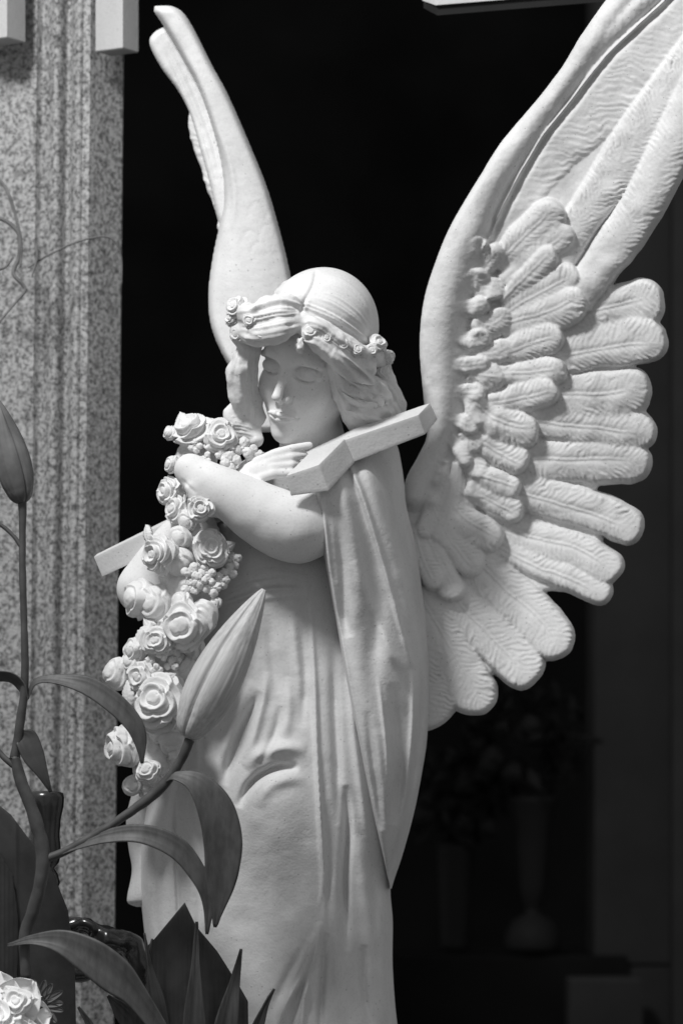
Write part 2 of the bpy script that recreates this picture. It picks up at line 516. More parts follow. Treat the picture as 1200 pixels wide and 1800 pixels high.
# --- hair
hair_mass = [
 ([(530, 538, -165), (492, 552, -192), (448, 558, -182), (418, 545, -160)], [19, 27, 25, 18]),
 ([(530, 562, -192), (492, 578, -204), (452, 586, -186), (420, 582, -160)], [13, 21, 20, 16]),
 ([(420, 560, -150), (424, 590, -150), (432, 612, -140)], [15, 17, 14]),
 ([(442, 606, -130), (427, 650, -120), (431, 700, -104), (444, 730, -80)], [19, 27, 26, 22]),
 ([(446, 612, -138), (440, 660, -128), (448, 710, -110)], [11, 11, 11]),
 ([(440, 700, -80), (418, 735, -70), (416, 765, -60)], [24, 26, 22]),
 ([(434, 745, -80), (450, 772, -90)], [22, 14]),
 ([(520, 552, -185), (552, 574, -196), (590, 598, -180), (640, 622, -140), (668, 634, -100)], [13, 19, 18, 16, 14]),
 ([(528, 578, -195), (552, 598, -198), (592, 626, -175), (640, 650, -130)], [9, 15, 19, 20]),
 ([(590, 640, -150), (618, 668, -125), (655, 684, -90)], [19, 24, 24]),
 ([(588, 650, -130), (604, 690, -118), (632, 712, -95)], [17, 19, 18]),
 ([(600, 692, -100), (618, 722, -95), (650, 735, -75), (680, 730, -40)], [17, 21, 22, 24]),
 ([(660, 640, -60), (682, 690, -30), (692, 725, -10)], [22, 22, 18]),
 ([(640, 690, -80), (665, 715, -55), (690, 745, -30)], [20, 22, 16]),
 ([(672, 676, -40), (690, 704, -20), (694, 732, -10)], [18, 22, 20]),
 ([(612, 735, -90), (635, 750, -85), (665, 758, -60)], [13, 17, 20]),
]
def f_hair(P):
    q = to_head(P)
    A = lambda *v: np.array(v, float)
    d = ell(q, A(2, 86, 50), (83, 98, 92))
    # open the cap over the face
    pl = -(q[:, 1] - 8 - (q[:, 2] - 58) * -0.75) 
    d = smax(d, pl * 0.8, 10)
    d = d * HS
    for pts, rad in hair_mass:
        d = smin(d, chain(P, CP(pts), rad), 7)
    d = smax(d, -(f_face_gap(P)), 5)
    return d
def f_face_gap(P):
    q = to_head(P)
    return ell(q, np.array([-5., -30, -34]), (51, 66, 82)) * HS
allp = [C(*p) for pts, r in hair_mass for p in pts] + [Hw((0, 86, 146)), Hw((0, 184, 38)), Hw((-88, 84, 38)), Hw((88, 84, 38))]
lo, hi = bounds(allp, 36)
V, F = nets(f_hair, lo, hi, 1.9)
x, y = proj(V)
h = 0
# parting and the fine combed hair of the crown
h = h + stroke(x, y, [(556, 474), (550, 500), (536, 528), (527, 556)], 3.0, -4.5, 0.1)
h = h + strands(x, y, [(550, 486), (515, 490), (480, 505), (448, 528)], [(536, 528), (510, 528), (480, 535), (450, 548)], 14, 2.0, 1.6, 0.3, 3)
h = h + strands(x, y, [(556, 480), (600, 490), (635, 520), (655, 560)], [(540, 530), (580, 545), (620, 570), (655, 600)], 16, 2.2, 1.5, 0.3, 4)
# locks swept from the parting
h = h + strands(x, y, [(530, 536), (490, 532), (450, 540), (415, 545)], [(532, 585), (492, 600), (450, 606), (425, 598)], 17, 2.6, 3.2, 0.2, 5)
h = h + strands(x, y, [(528, 560), (560, 562), (610, 596), (668, 620)], [(528, 600), (560, 612), (600, 650), (650, 672)], 15, 2.8, 3.4, 0.2, 6)
h = h + strands(x, y, [(592, 640), (622, 655), (660, 672), (690, 700)], [(585, 690), (606, 722), (650, 745), (690, 752)], 11, 4.2, 8.0, 0.2, 8)
h = h + strands(x, y, [(408, 620), (398, 660), (405, 700), (420, 735)], [(452, 618), (446, 660), (448, 705), (452, 740)], 14, 2.2, 2.8, 0.2, 9)
h = h + strands(x, y, [(398, 732), (420, 728), (446, 735)], [(398, 768), (425, 778), (455, 785)], 9, 2.4, 2.0, 0.2, 10)
h = h + strands(x, y, [(660, 660), (690, 680), (706, 715)], [(640, 690), (670, 720), (695, 745)], 8, 2.6, 2.0, 0.2, 11)
h = h + strands(x, y, [(560, 600), (600, 622), (640, 650), (680, 690)], [(580, 640), (596, 690), (625, 730), (660, 745)], 9, 3.0, 5.0, 0.3, 18)
h = h + (2.8 * vnoise(V / 16.0, 3) + 0.6 * vnoise(V / 6.0, 5)) * sstep(0, 60, y - 505 - 0.45 * (x - 530))
rib = [(437, 541), (470, 527), (505, 523), (535, 534), (580, 552), (622, 578), (655, 606)]
h = h + stroke(x, y, rib, 2.6, 5, 0.1) + stroke(x, y, [(a + 1, b + 7) for a, b in rib], 2.2, 4, 0.1) + stroke(x, y, [(a + 2, b + 13) for a, b in rib], 3.5, -4, 0.1) + stroke(x, y, [(a - 2, b - 5) for a, b in rib], 3, -2.0, 0.1)
N = normals(V, F)
V = V + N * np.asarray(h)[:, None]
V = relax(V, F, 1, .3)
link('hair', V, F, 'plaster', angel)

# --- arms and hands (one continuous body below the neck)
larm = [(334, 824, -178), (368, 846, -186), (412, 874, -186), (462, 905, -182), (522, 928, -168), (580, 898, -110), (630, 890, -20)]
larm_r = [25, 33, 44, 54, 61, 54, 54]
rarm = [(355, 885, -118), (318, 930, -100), (278, 985, -82), (252, 1034, -70)]
rarm_r = [22, 28, 37, 43]
fing = []
for k in range(4):      # far hand over the chest, fingers reaching towards the cross
    fing.append(([(452 + 2 * k, 812 + 9 * k, -168 - 3 * k), (482, 799 + 11 * k, -178 - 3 * k), (512, 789 + 14 * k, -180 - 2 * k), (544 - 8 * k, 783 + 17 * k, -168)], [9, 9, 8, 6.5]))
near = []
for k in range(4):      # near hand bent down over the garland
    near.append(([(336 + 9 * k, 856 + 3 * k, -204), (344 + 11 * k, 880 + 3 * k, -200), (351 + 13 * k, 897 + 2 * k, -180), (355 + 14 * k, 904, -150)], [11, 9.5, 8.5, 7]))
larm_p = smooth_poly(np.array(CP(larm)), 64); larm_q = smooth_poly(np.array(larm_r, float)[:, None], 64)[:, 0]
rarm_p = smooth_poly(np.array(CP(rarm)), 20); rarm_q = smooth_poly(np.array(rarm_r, float)[:, None], 20)[:, 0]
def f_body(P):
    d = chain(P, larm_p, larm_q)
    d = smin(d, chain(P, CP([(336, 828, -180), (346, 854, -192), (362, 872, -192)]), [25, 22, 17]), 12)
    for a, r in near: d = smin(d, chain(P, CP(a), r), 3)
    # shoulders and chest
    t = ell(P, C(560, 1010, 0), (150, 112, 190))
    t = smin(t, chain(P, CP([(470, 880, 10), (560, 850, 15), (622, 885, 14)]), [82, 78, 62], 30), 50)
    d = smin(d, t, 14)
    r = chain(P, rarm_p, rarm_q)
    r = smin(r, cone(P, C(252, 1034, -70), C(390, 930, 30), 42, 66), 14)
    d = smin(d, r, 8)
    d = smin(d, chain(P, CP([(420, 850, -130), (448, 832, -158), (470, 822, -170)]), [24, 22, 18]), 8)
    for a, rr in fing: d = smin(d, chain(P, CP(a), rr), 2.0)
    return d
lo, hi = bounds([C(*p) for p in larm + rarm] + [C(400, 840, 110), C(600, 1200, 80), C(700, 1180, -60), C(430, 780, -60)], 74)
V, F = nets(f_body, lo, hi, 2.0)
V = relax(V, F, 6, 0.5)
x, y = proj(V)
h = stroke(x, y, [(318, 842), (345, 868)], 3.5, -2.2, 0.3) + stroke(x, y, [(470, 985), (520, 975), (560, 940)], 10, -1.6, 0.3)
h = h + 0.8 * vnoise(V / 22.0, 8)
N = normals(V, F); V = V + N * h[:, None]
link('body', V, F, 'plaster_skin', angel)

# --- gown
rows = [
 (900, 372, 620, -30, 0, 100, 86), (980, 350, 640, -30, 0, 118, 90), (1050, 330, 660, -20, 0, 126, 96), (1120, 312, 680, -10, 0, 130, 104),
 (1200, 300, 700, -10, 0, 134, 110), (1300, 282, 704, -5, 0, 144, 116), (1400, 258, 700, 0, 0, 150, 120),
 (1480, 248, 692, 0, 0, 148, 122), (1560, 246, 686, 0, 0, 146, 122), (1620, 252, 690, 0, 0, 148, 124), (1700, 260, 690, 0, 0, 154, 128),
 (1800, 262, 698, 0, 0, 164, 134), (1900, 256, 716, 0, 0, 176, 140), (2060, 240, 740, 0, 0, 190, 150), (2240, 226, 764, 0, 0, 200, 160)]
V, F, caps = loft(rows, 460, 640, 0.9)
x, y = proj(V)
gs = [  # (points, width, height, kind)
 ([(385, 1064), (420, 1052), (470, 1036), (540, 1034)], 5, -7, 'ridge'),           # waist seam
 ([(385, 1072), (430, 1060), (490, 1048), (560, 1048)], 6, 4, 'ridge'),
 ([(392, 1045), (440, 1026), (520, 1012)], 3, -3, 'ridge'), ([(430, 1012), (480, 1000), (540, 1006)], 4, -3, 'ridge'),
 ([(458, 1215), (436, 1262), (412, 1320), (392, 1380)], 8, -19, 'ridge'),            # long diagonal folds above the knee
 ([(470, 1180), (462, 1230), (448, 1290), (432, 1335)], 8, 9, 'ridge'),
 ([(440, 1195), (418, 1250), (396, 1310), (378, 1370)], 9, 8, 'ridge'),
 ([(492, 1240), (486, 1280), (470, 1320), (452, 1345)], 7, -8, 'ridge'),
 ([(505, 1190), (508, 1250), (500, 1300)], 9, 6, 'ridge'),
 ([(420, 1420), (436, 1385), (460, 1362), (492, 1349), (526, 1348)], 7, -22, 'ridge'),  # the bent fold over the knee
 ([(430, 1350), (458, 1328), (495, 1316), (540, 1318)], 12, 14, 'ridge'),
 ([(452, 1420), (470, 1388), (500, 1372), (540, 1368)], 11, 6, 'ridge'),
 ([(545, 1060), (552, 1180), (556, 1300), (562, 1420), (568, 1540), (572, 1640)], 4.5, 11, 'ridge'),
 ([(556, 1330), (564, 1430), (570, 1530), (560, 1600)], 3, 5, 'ridge'),
 ([(585, 1130), (588, 1240), (592, 1340), (596, 1450)], 8, -12, 'ridge'),
 ([(612, 1180), (622, 1290), (636, 1400), (648, 1480)], 7, 10, 'ridge'),
 ([(606, 1380), (610, 1460), (606, 1560), (612, 1672)], 7, -22, 'ridge'),
 ([(590, 1450), (588, 1560), (590, 1660), (594, 1790)], 8, 6, 'ridge'),
 ([(628, 1440), (640, 1560), (650, 1660), (648, 1800)], 13, 12, 'ridge'),
 ([(640, 1660), (638, 1730), (652, 1810)], 7, -11, 'ridge'),
 ([(668, 1560), (672, 1680), (678, 1800)], 10, 6, 'ridge'),
 ([(562, 1620), (552, 1680), (538, 1735), (524, 1850)], 5, 16, 'ridge'),          # fan of sharp folds at the hem
 ([(553, 1640), (528, 1715), (500, 1770), (474, 1850)], 5.5, 16, 'ridge'),
 ([(560, 1655), (545, 1710), (520, 1765), (502, 1850)], 5, -8, 'ridge'),
 ([(575, 1640), (566, 1720), (562, 1850)], 6, -12, 'ridge'),
 ([(540, 1655), (505, 1720), (470, 1790)], 9, -7, 'ridge'),
 ([(322, 1220), (312, 1310), (296, 1400), (288, 1480)], 9, -10, 'ridge'),
 ([(352, 1200), (346, 1310), (340, 1420), (346, 1540)], 10, 6, 'ridge'),
 ([(360, 1120), (356, 1220), (352, 1330)], 8, -7, 'ridge'),
 ([(310, 1390), (308, 1480), (314, 1600), (318, 1700)], 4, -8, 'ridge'),
 ([(280, 1400), (272, 1500), (276, 1620), (290, 1760)], 8, -6, 'ridge'),
 ([(345, 1500), (350, 1600), (342, 1700)], 6, -4, 'ridge'),
 ([(470, 1080), (478, 1160), (490, 1220)], 9, -5, 'ridge'), ([(512, 1070), (520, 1150), (530, 1230)], 8, 5, 'ridge'),
 ([(528, 1090), (536, 1190), (530, 1280)], 7, -5, 'ridge'),
]
h = np.zeros(len(V))
for p, w, a, k in gs: h += stroke(x, y, p, w, a, 0.3, k)
# the knee pushes the cloth forward
h += 26 * np.exp(-(((x - 475) / 75.0) ** 2 + ((y - 1420) / 120.0) ** 2))
h += 1.6 * n2(x, y, 30, 3) + 0.25 * n2(x, y, 9, 4)
m = (y < 2000)
V = apply_h(V, F, h)
th = np.arctan2(V[:, 1], V[:, 0] - C(470, 1500, 0)[0])
bk = sstep(0.1, 0.6, normals(V, F)[:, 1])
V[:, 1] += bk * 9 * np.sin(th * 17) * sstep(1050, 1400, y)
gown = loft_link('gown', V, F, caps, 'plaster_cloth', angel)

# --- cloth edge hanging behind the garland on the left
V, F, caps = loft([(1395, 232, 262, -20, -20, 20, 14), (1440, 222, 262, -10, -10, 24, 16), (1490, 226, 268, 0, 0, 22, 16), (1530, 232, 268, 0, 0, 24, 16), (1575, 224, 272, 0, 0, 28, 18), (1588, 226, 268, 0, 0, 22, 14), (1594, 240, 262, 0, 0, 8, 6)], 60, 60)
loft_link('sash_end', V, F, caps, 'plaster_cloth', angel)

# --- cloak over the far shoulder
rows = [
 (770, 610, 684, -40, 20, 30, 40), (784, 590, 698, -80, 10, 50, 70), (820, 566, 706, -120, 0, 74, 90), (850, 552, 710, -150, 0, 86, 90), (890, 556, 714, -160, 0, 92, 100),
 (950, 566, 728, -160, 0, 86, 110), (1020, 577, 739, -145, 0, 84, 112), (1100, 592, 749, -130, 0, 84, 116), (1190, 608, 753, -128, 0, 86, 116),
 (1290, 628, 751, -124, 0, 84, 110), (1360, 642, 741, -118, 0, 76, 100), (1430, 656, 727, -108, 0, 62, 86), (1500, 672, 708, -84, -10, 40, 60),
 (1545, 682, 693, -60, -20, 16, 30), (1562, 686, 688, -50, -30, 3, 8)]
V, F, caps = loft(rows, 340, 560, 0.85)
x, y = proj(V)
cs = [
 ([(544, 840), (556, 862), (568, 905), (578, 1000), (592, 1090), (612, 1200), (634, 1310), (650, 1400)], 6, 12, 'ridge'),    # thick rolled edge
 ([(590, 905), (602, 1000), (606, 1080), (616, 1120)], 8, -11, 'ridge'),
 ([(572, 790), (598, 836), (610, 880), (622, 940), (632, 1040), (618, 1115)], 12, 7, 'ridge'),
 ([(590, 780), (614, 836), (632, 900), (650, 980), (662, 1080), (654, 1180), (670, 1290)], 16, -14, 'ridge'),
 ([(622, 985), (660, 1080), (690, 1150), (716, 1178)], 10, 10, 'ridge'),
 ([(592, 762), (612, 812), (636, 870), (664, 960), (690, 1050), (712, 1130), (728, 1180)], 5, 12, 'ridge'),
 ([(620, 756), (640, 806), (664, 880), (692, 970), (716, 1060), (734, 1150)], 13, 11, 'ridge'),
 ([(690, 900), (716, 985), (734, 1070), (741, 1160)], 6, -9, 'ridge'),
 ([(664, 1190), (672, 1250), (680, 1320), (684, 1400)], 4, 6, 'ridge'),
 ([(690, 1200), (698, 1280), (700, 1370), (690, 1450)], 12, -15, 'ridge'),
 ([(722, 1178), (727, 1230), (722, 1330), (704, 1440), (690, 1500)], 7, 15, 'ridge'),
 ([(737, 1180), (738, 1260), (729, 1350), (712, 1440)], 6, -14, 'ridge'),
 ([(644, 1250), (660, 1370), (672, 1460)], 7, -12, 'ridge'),

]
h = np.zeros(len(V))
for p, w, a, k in cs: h += stroke(x, y, p, w * 1.05, a, 0.3, k)
h += 1.6 * n2(x, y, 30, 13) + 0.3 * n2(x, y, 9, 14)
V = apply_h(V, F, h)
loft_link('cloak', V, F, caps, 'plaster_cloth', angel)

# --- plinth the angel stands on, below the picture
V, F = rbox(480, 20, 640, 520, 2240, 2330, 0, 6); link('plinth', V, F, 'plaster_cloth', angel, smooth=False)
# ------------------------------------------------------------------ carved wings
class Feather:
    def __init__(s, pts, hw, lift=(8, 14), bulge=9, barb=1.0, lam=8.5, wl=None, groove=1.0, asym=0.0, seed=0, wprof=None):
        hw = hw * 1.07; s.p = smooth_poly(pts, 14); s.hw = hw; s.lift = lift; s.bulge = bulge; s.barb = barb; s.lam = lam
        s.groove = groove; s.asym = asym; s.seed = seed
        seg = np.linalg.norm(np.diff(s.p, axis=0), axis=1); s.L = seg.sum(); s.w0 = 0.72 if wl is None else wl
        s.lo = s.p.min(0) - hw * 1.3 - 10; s.hi = s.p.max(0) + hw * 1.3 + 10
    def ev(s, x, y, only_e):
        """inside distance, height (nan outside its box)"""
        e = np.full(len(x), -40.0); h = np.full(len(x), -99.0)
        m = (x > s.lo[0]) & (x < s.hi[0]) & (y > s.lo[1]) & (y < s.hi[1])
        if not m.any(): return e, h
        p = s.p; xm, ym = x[m], y[m]
        best = np.full(len(xm), 1e9); sd = np.zeros(len(xm)); st = np.zeros(len(xm)); lx = 0
        acc = 0.0
        for i in range(len(p) - 1):
            ax, ay = p[i]; dx, dy = p[i + 1] - p[i]; L = math.hypot(dx, dy)
            tr = ((xm - ax) * dx + (ym - ay) * dy) / (L * L)
            t = np.clip(tr, 0, 1) if i < len(p) - 2 else np.clip(tr, 0, None)
            if i == 0: t = np.where(tr < 0, tr, t)
            qx = xm - (ax + t * dx); qy = ym - (ay + t * dy); d = np.hypot(qx, qy)
            u = d < best
            best = np.where(u, d, best); sd = np.where(u, np.sign(dx * qy - dy * qx) * d, sd); st = np.where(u, acc + t * L, st)
            acc += L
        L = s.L; hw = s.hw
        # half width along the feather: narrower root, parallel blade, rounded tip
        w = hw * (s.w0 + (1 - s.w0) * sstep(0, 0.45 * L, st))
        r_tip = hw * 1.05
        xt = (st - (L - r_tip)) / r_tip
        w = w * np.where(xt > 0, np.sqrt(np.clip(1 - np.clip(xt, 0, 1.0) ** 2.2, 0, 1)), 1)
        asd = np.abs(sd) * (1 + s.asym * np.sign(sd))
        eo = np.where(xt <= 0, w - asd, 0)
        # distance near the tip as a rounded blob
        tipd = hw * (1 - (np.clip(xt, 0, 3) ** 2.2 + (asd / hw) ** 2.0) ** 0.5)
        eo = np.where(xt > 0, tipd, eo)
        eo = np.minimum(eo, st + 6)
        e[m] = eo
        if only_e: return e, h
        r = np.clip(asd / np.maximum(w, 1), 0, 1); f = np.clip(st / L, 0, 1)
        H = s.lift[0] + (s.lift[1] - s.lift[0]) * f
        dome = (np.clip(1 - r ** 2.0, 0, 1)) ** 0.8 * np.sqrt(np.clip(1 - np.clip(xt, 0, 1) ** 3, 0, 1))
        H = H + s.bulge * dome
        H = H + s.groove * (2.6 * np.exp(-(sd / 1.7) ** 2) - 2.4 * np.exp(-(sd / 6.0) ** 2)) * (1 - sstep(0.72, 0.9, f))
        nz = n2(xm, ym, 13, s.seed); n3 = n2(xm, ym, 30, s.seed + 5)
        side = np.where(sd > 0, 2.0, 0.0)
        ph = (st - 0.75 * asd + 9 * nz + 7 * n3 * side) / s.lam
        saw = ph - np.floor(ph); wv = np.where(saw < 0.75, saw / 0.75, (1 - saw) / 0.25)
        amp = 1.35 * s.barb * (0.3 + 1.2 * r ** 1.2) * (0.55 + 0.6 * n2(xm, ym, 17, s.seed + 9)) * sstep(0.06, 0.22, f)
        ph2 = (st - 0.75 * asd + 5 * nz) / (s.lam * 0.42)
        H = H + amp * (wv - 0.5) * 2.4 + 0.28 * amp * np.sin(ph2 * 6.283)
        # larger splits between tufts of barbs
        ph3 = (st - 0.9 * asd + 16 * n3 + 30 * side) / (s.lam * 3.6); s3 = ph3 - np.floor(ph3)
        H = H - 1.7 * s.barb * np.exp(-((s3 - 0.5) / 0.09) ** 2) * sstep(0.45, 0.95, r) * (n2(xm, ym, 40, s.seed + 11) > -0.25)
        # the rim drops steeply on to what lies below
        H = H - (s.lift[1] + 4) * (1 - sstep(-2.0, 6.0, eo)) - 2.0 * (1 - sstep(2, 12, eo))
        h[m] = H
        return e, h

def poly_inside(x, y, poly):
    poly = np.asarray(poly, float); n = len(poly)
    d = np.full(len(x), 1e9); c = np.zeros(len(x), bool)
    for i in range(n):
        ax, ay = poly[i]; bx, by = poly[(i + 1) % n]
        dx, dy = bx - ax, by - ay; t = np.clip(((x - ax) * dx + (y - ay) * dy) / (dx * dx + dy * dy + 1e-9), 0, 1)
        d = np.minimum(d, np.hypot(x - ax - t * dx, y - ay - t * dy))
        k = ((ay > y) != (by > y)) & (x < (bx - ax) * (y - ay) / (by - ay + 1e-12) + ax); c ^= k
    return np.where(c, d, -d)

# right wing, inner face towards the viewer
body_poly = smooth_poly([(700, 1275), (704, 1100), (708, 900), (712, 845), (735, 800), (750, 762), (744, 700), (737, 610), (744, 530), (765, 460), (792, 395), (832, 328),
             (880, 250), (932, 188), (985, 120), (1022, 58), (1066, -2), (1110, -60), (1180, -140), (1262, -225)], 90)
rest = np.array([(1330, -270), (1330, -120), (1230, 60), (1150, 250), (1062, 470), (1078, 505), (1132, 560), (1122, 640), (1094, 715), (1108, 785), (1042, 868), (1062, 965), (1050, 1030), (942, 1042), (925, 1150), (856, 1196), (790, 1262), (760, 1272)])
BP = np.vstack([body_poly, rest])
bone = smooth_poly([(728, 870), (748, 800), (772, 740), (776, 680), (772, 610), (780, 545), (798, 480), (822, 418), (850, 350), (888, 282), (938, 217), (990, 148), (1030, 82), (1074, 22), (1122, -40), (1190, -130), (1268, -225)], 70)
bone_w = np.interp(np.linspace(0, 1, 70), [0, .14, .3, .42, .52, .62, .75, 1], [30, 38, 46, 42, 30, 21, 16, 14])
FE = []
def fe(*a, **k): k.setdefault('seed', len(FE) * 3 + 1); FE.append(Feather(*a, **k))
# long flight feathers running out of the top of the picture
fe([(846, 450), (867, 402), (892, 343), (948, 245), (1004, 176), (1070, 91), (1168, 0), (1270, -115), (1350, -220)], 92, (2, 6), 3, 0.8, 15, groove=2.6, asym=0.0, wl=0.45)
fe([(940, 520), (1010, 405), (1068, 322), (1120, 240), (1200, 130), (1340, -60), (1400, -150)], 41, (10, 18), 9, 1.5, 9, groove=0.0)
fe([(1010, 530), (1060, 458), (1112, 386), (1160, 300), (1215, 180), (1300, 20), (1400, -120)], 40, (16, 24), 16, 1.25, 10, groove=0.0, wl=0.85)
# long feathers fanning to the right, then down
for a in [([(905, 575), (1027, 549), (1100, 536), (1167, 516)], 37), ([(900, 640), (992, 623), (1100, 606), (1173, 598)], 37), ([(890, 694), (988, 692), (1080, 690), (1144, 668)], 37),
          ([(880, 742), (953, 742), (1070, 756), (1154, 760)], 31), ([(860, 806), (936, 807), (1070, 808), (1145, 808)], 34), ([(850, 842), (923, 869), (1050, 905), (1126, 942)], 31),
          ([(850, 912), (914, 939), (1030, 972), (1090, 1014)], 29), ([(850, 950), (930, 990), (1010, 1022), (1074, 1052)], 22),
          ([(820, 960), (875, 1021), (950, 1090), (995, 1152)], 38), ([(775, 1010), (814, 1069), (890, 1150), (938, 1206)], 37), ([(730, 1040), (758, 1082), (815, 1180), (856, 1250)], 38),
          ([(720, 1080), (724, 1160), (742, 1230), (762, 1282)], 52)]:
    i = len(FE)
    fe(a[0], a[1] * 1.10, (2 + (i % 3), 9 + (i * 5 % 7)), 8.5, 1.35, 10, groove=1.1, wl=0.95, asym=.12 * (-1) ** i)
# middle coverts
for a in [([(872, 470), (915, 424), (957, 382), (978, 352)], 31), ([(885, 500), (945, 450), (985, 418), (1003, 396)], 27), ([(880, 530), (930, 480), (962, 447), (978, 436)], 22),
          ([(880, 560), (940, 520), (985, 495), (1020, 480)], 26), ([(880, 572), (940, 556), (1000, 530), (1024, 512)], 32),
          ([(870, 622), (920, 610), (960, 600), (990, 582)], 29), ([(865, 655), (920, 654), (970, 648), (994, 636)], 27), ([(860, 712), (900, 706), (950, 694), (984, 682)], 28),
          ([(835, 710), (870, 735), (915, 752), (946, 748)], 31), ([(830, 770), (865, 790), (900, 808), (930, 820)], 27), ([(830, 828), (865, 840), (895, 852), (919, 858)], 22),
          ([(820, 860), (860, 880), (895, 895), (921, 905)], 25), ([(790, 880), (820, 915), (858, 940), (885, 950)], 27), ([(770, 930), (800, 960), (826, 990), (846, 1008)], 27),
          ([(745, 930), (770, 985), (795, 1030), (808, 1056)], 25), ([(728, 930), (742, 980), (758, 1015), (775, 1036)], 22)]:
    i = len(FE)
    fe(a[0], a[1] * 1.08, (5 + (i % 3), 24 + (i * 5 % 8)), 12, 1.5, 9, groove=1.0, wl=0.7, asym=.15 * (-1) ** i)
# small coverts next to the bone
for a in [([(832, 480), (855, 462), (872, 446), (889, 432)], 17), ([(830, 510), (850, 505), (866, 512), (874, 530)], 17), ([(832, 560), (858, 570), (880, 560), (897, 546)], 19),
          ([(832, 620), (858, 622), (880, 614), (900, 600)], 18), ([(825, 655), (850, 662), (872, 664), (889, 662)], 22), ([(818, 700), (832, 715), (842, 735), (848, 750)], 15),
          ([(812, 760), (826, 775), (840, 786), (850, 792)], 15), ([(820, 800), (835, 815), (842, 828), (848, 842)], 16), ([(836, 820), (845, 842), (838, 862), (828, 880)], 15),
          ([(806, 815), (800, 860), (785, 910), (766, 958)], 15), ([(780, 810), (772, 860), (758, 905), (742, 950)], 14), ([(825, 860), (818, 895), (800, 930), (776, 966)], 16),
          ([(800, 900), (788, 935), (770, 970), (764, 990)], 15)]:
    fe(a[0], a[1] * 1.4, (3, 20 + i * 7 % 6) if i < 38 else (2, 17), 8 if i < 38 else 6, 1.5, 7, groove=0.6, wl=0.7)

SM = [([(806, 452), (826, 444), (842, 430), (856, 416)], 15), ([(800, 500), (822, 496), (840, 486), (852, 470)], 17), ([(800, 540), (822, 540), (842, 536), (858, 524)], 16), ([(800, 588), (824, 596), (846, 592), (864, 584)], 17),
      ([(798, 640), (820, 642), (842, 640), (862, 632)], 16), ([(798, 690), (818, 692), (838, 692), (856, 686)], 17), ([(794, 736), (812, 742), (826, 752), (836, 766)], 15), ([(790, 770), (806, 788), (818, 806), (826, 822)], 14)]
for a in SM:
    i = len(FE); fe(a[0], a[1] * 1.2, (3, 20 + i % 4), 6, 1.5, 7, groove=0.5, wl=0.8)
def wing_fn(x, y, only_e):
    x_, y_ = x, y
    wf = sstep(760, 860, x) * (0.25 + 0.75 * sstep(330, 470, y))
    x = x + wf * (4.5 * n2(x, y, 55, 71) + 1.6 * n2(x, y, 16, 72)); y = y + wf * (4.5 * n2(x_, y, 50, 73) + 1.6 * n2(x_, y, 17, 74))
    e = poly_inside(x, y, BP)
    H = np.zeros(len(x))
    res = []
    for i_, f in enumerate(FE):
        if i_ == 0 and only_e: continue
        ef, hf = f.ev(x, y, only_e)
        if i_ > 0: e = np.maximum(e, ef)
        if not only_e: res.append((ef, hf))
    if only_e: return e
    for ef, hf in res:
        m = ef > 0
        H[m] = smax(H[m], hf[m], 3.0)
    rach = [(846, 450), (867, 402), (892, 343), (948, 245), (1004, 176), (1070, 91), (1168, 0), (1270, -115)]
    H += stroke(x, y, rach, 3.2, 6.0, 0.1, n=40) + stroke(x, y, [(a + 8, b + 5) for a, b in rach], 5, -6.0, 0.1, n=40) + stroke(x, y, [(a - 7, b - 4) for a, b in rach], 4, -2.5, 0.1, n=40) + stroke(x, y, [(a - 24, b - 15) for a, b in rach], 14, 7, 0.15, n=40)
    # bone along the leading edge
    d, sd, t = pdist(x, y, bone)
    w = np.interp(t, np.linspace(0, 1, 70), bone_w)
    r = d / w
    hb = np.interp(t, [0, .45, .62, 1], [30, 28, 15, 12]) * np.clip(1 - r ** 2, 0, 1) ** 1.0 - 4 * (1 - sstep(.42, .62, t)) + 1.2 * n2(x, y, 20, 77)
    hb = np.where(r < 1, hb, -50)
    # the outer slope beyond the bone towards the contour
    H = smax(H, hb, 16)
    # lumpy carving where the small coverts leave the bone
    m = np.exp(-((r - 1.0) / 0.35) ** 2) * sstep(360, 430, y) * (1 - sstep(900, 1000, y))
    H += m * (9 * n2(x, y, 20, 31) + 2.0 * n2(x, y, 9, 32))
    mm = sstep(815, 840, x) * (1 - sstep(885, 915, x)) * sstep(400, 450, y) * (1 - sstep(1000, 1050, y)); H += mm * (5 * n2(x, y, 22, 35) + 0.8 * n2(x, y, 9, 36))
    H += 0.5 * n2(x, y, 5, 60)
    H += 2.6 * n2(x, y, 26, 78) * sstep(800, 860, x)
    u = np.clip(x - 770, 0, 600)
    base = 66 + 34 * sstep(0, 150, u) - 0.00042 * u * u + 0.19 * np.minimum(y - 900, 0) - 0.13 * np.maximum(y - 950, 0)
    return e, base - H, 30 + H + 0 * x
V, F = relief(wing_fn, 696, 1300, -240, 1345, 2.2)
V = relax(V, F, 1, 0.35)
link('wing', V, F, 'plaster', angel)

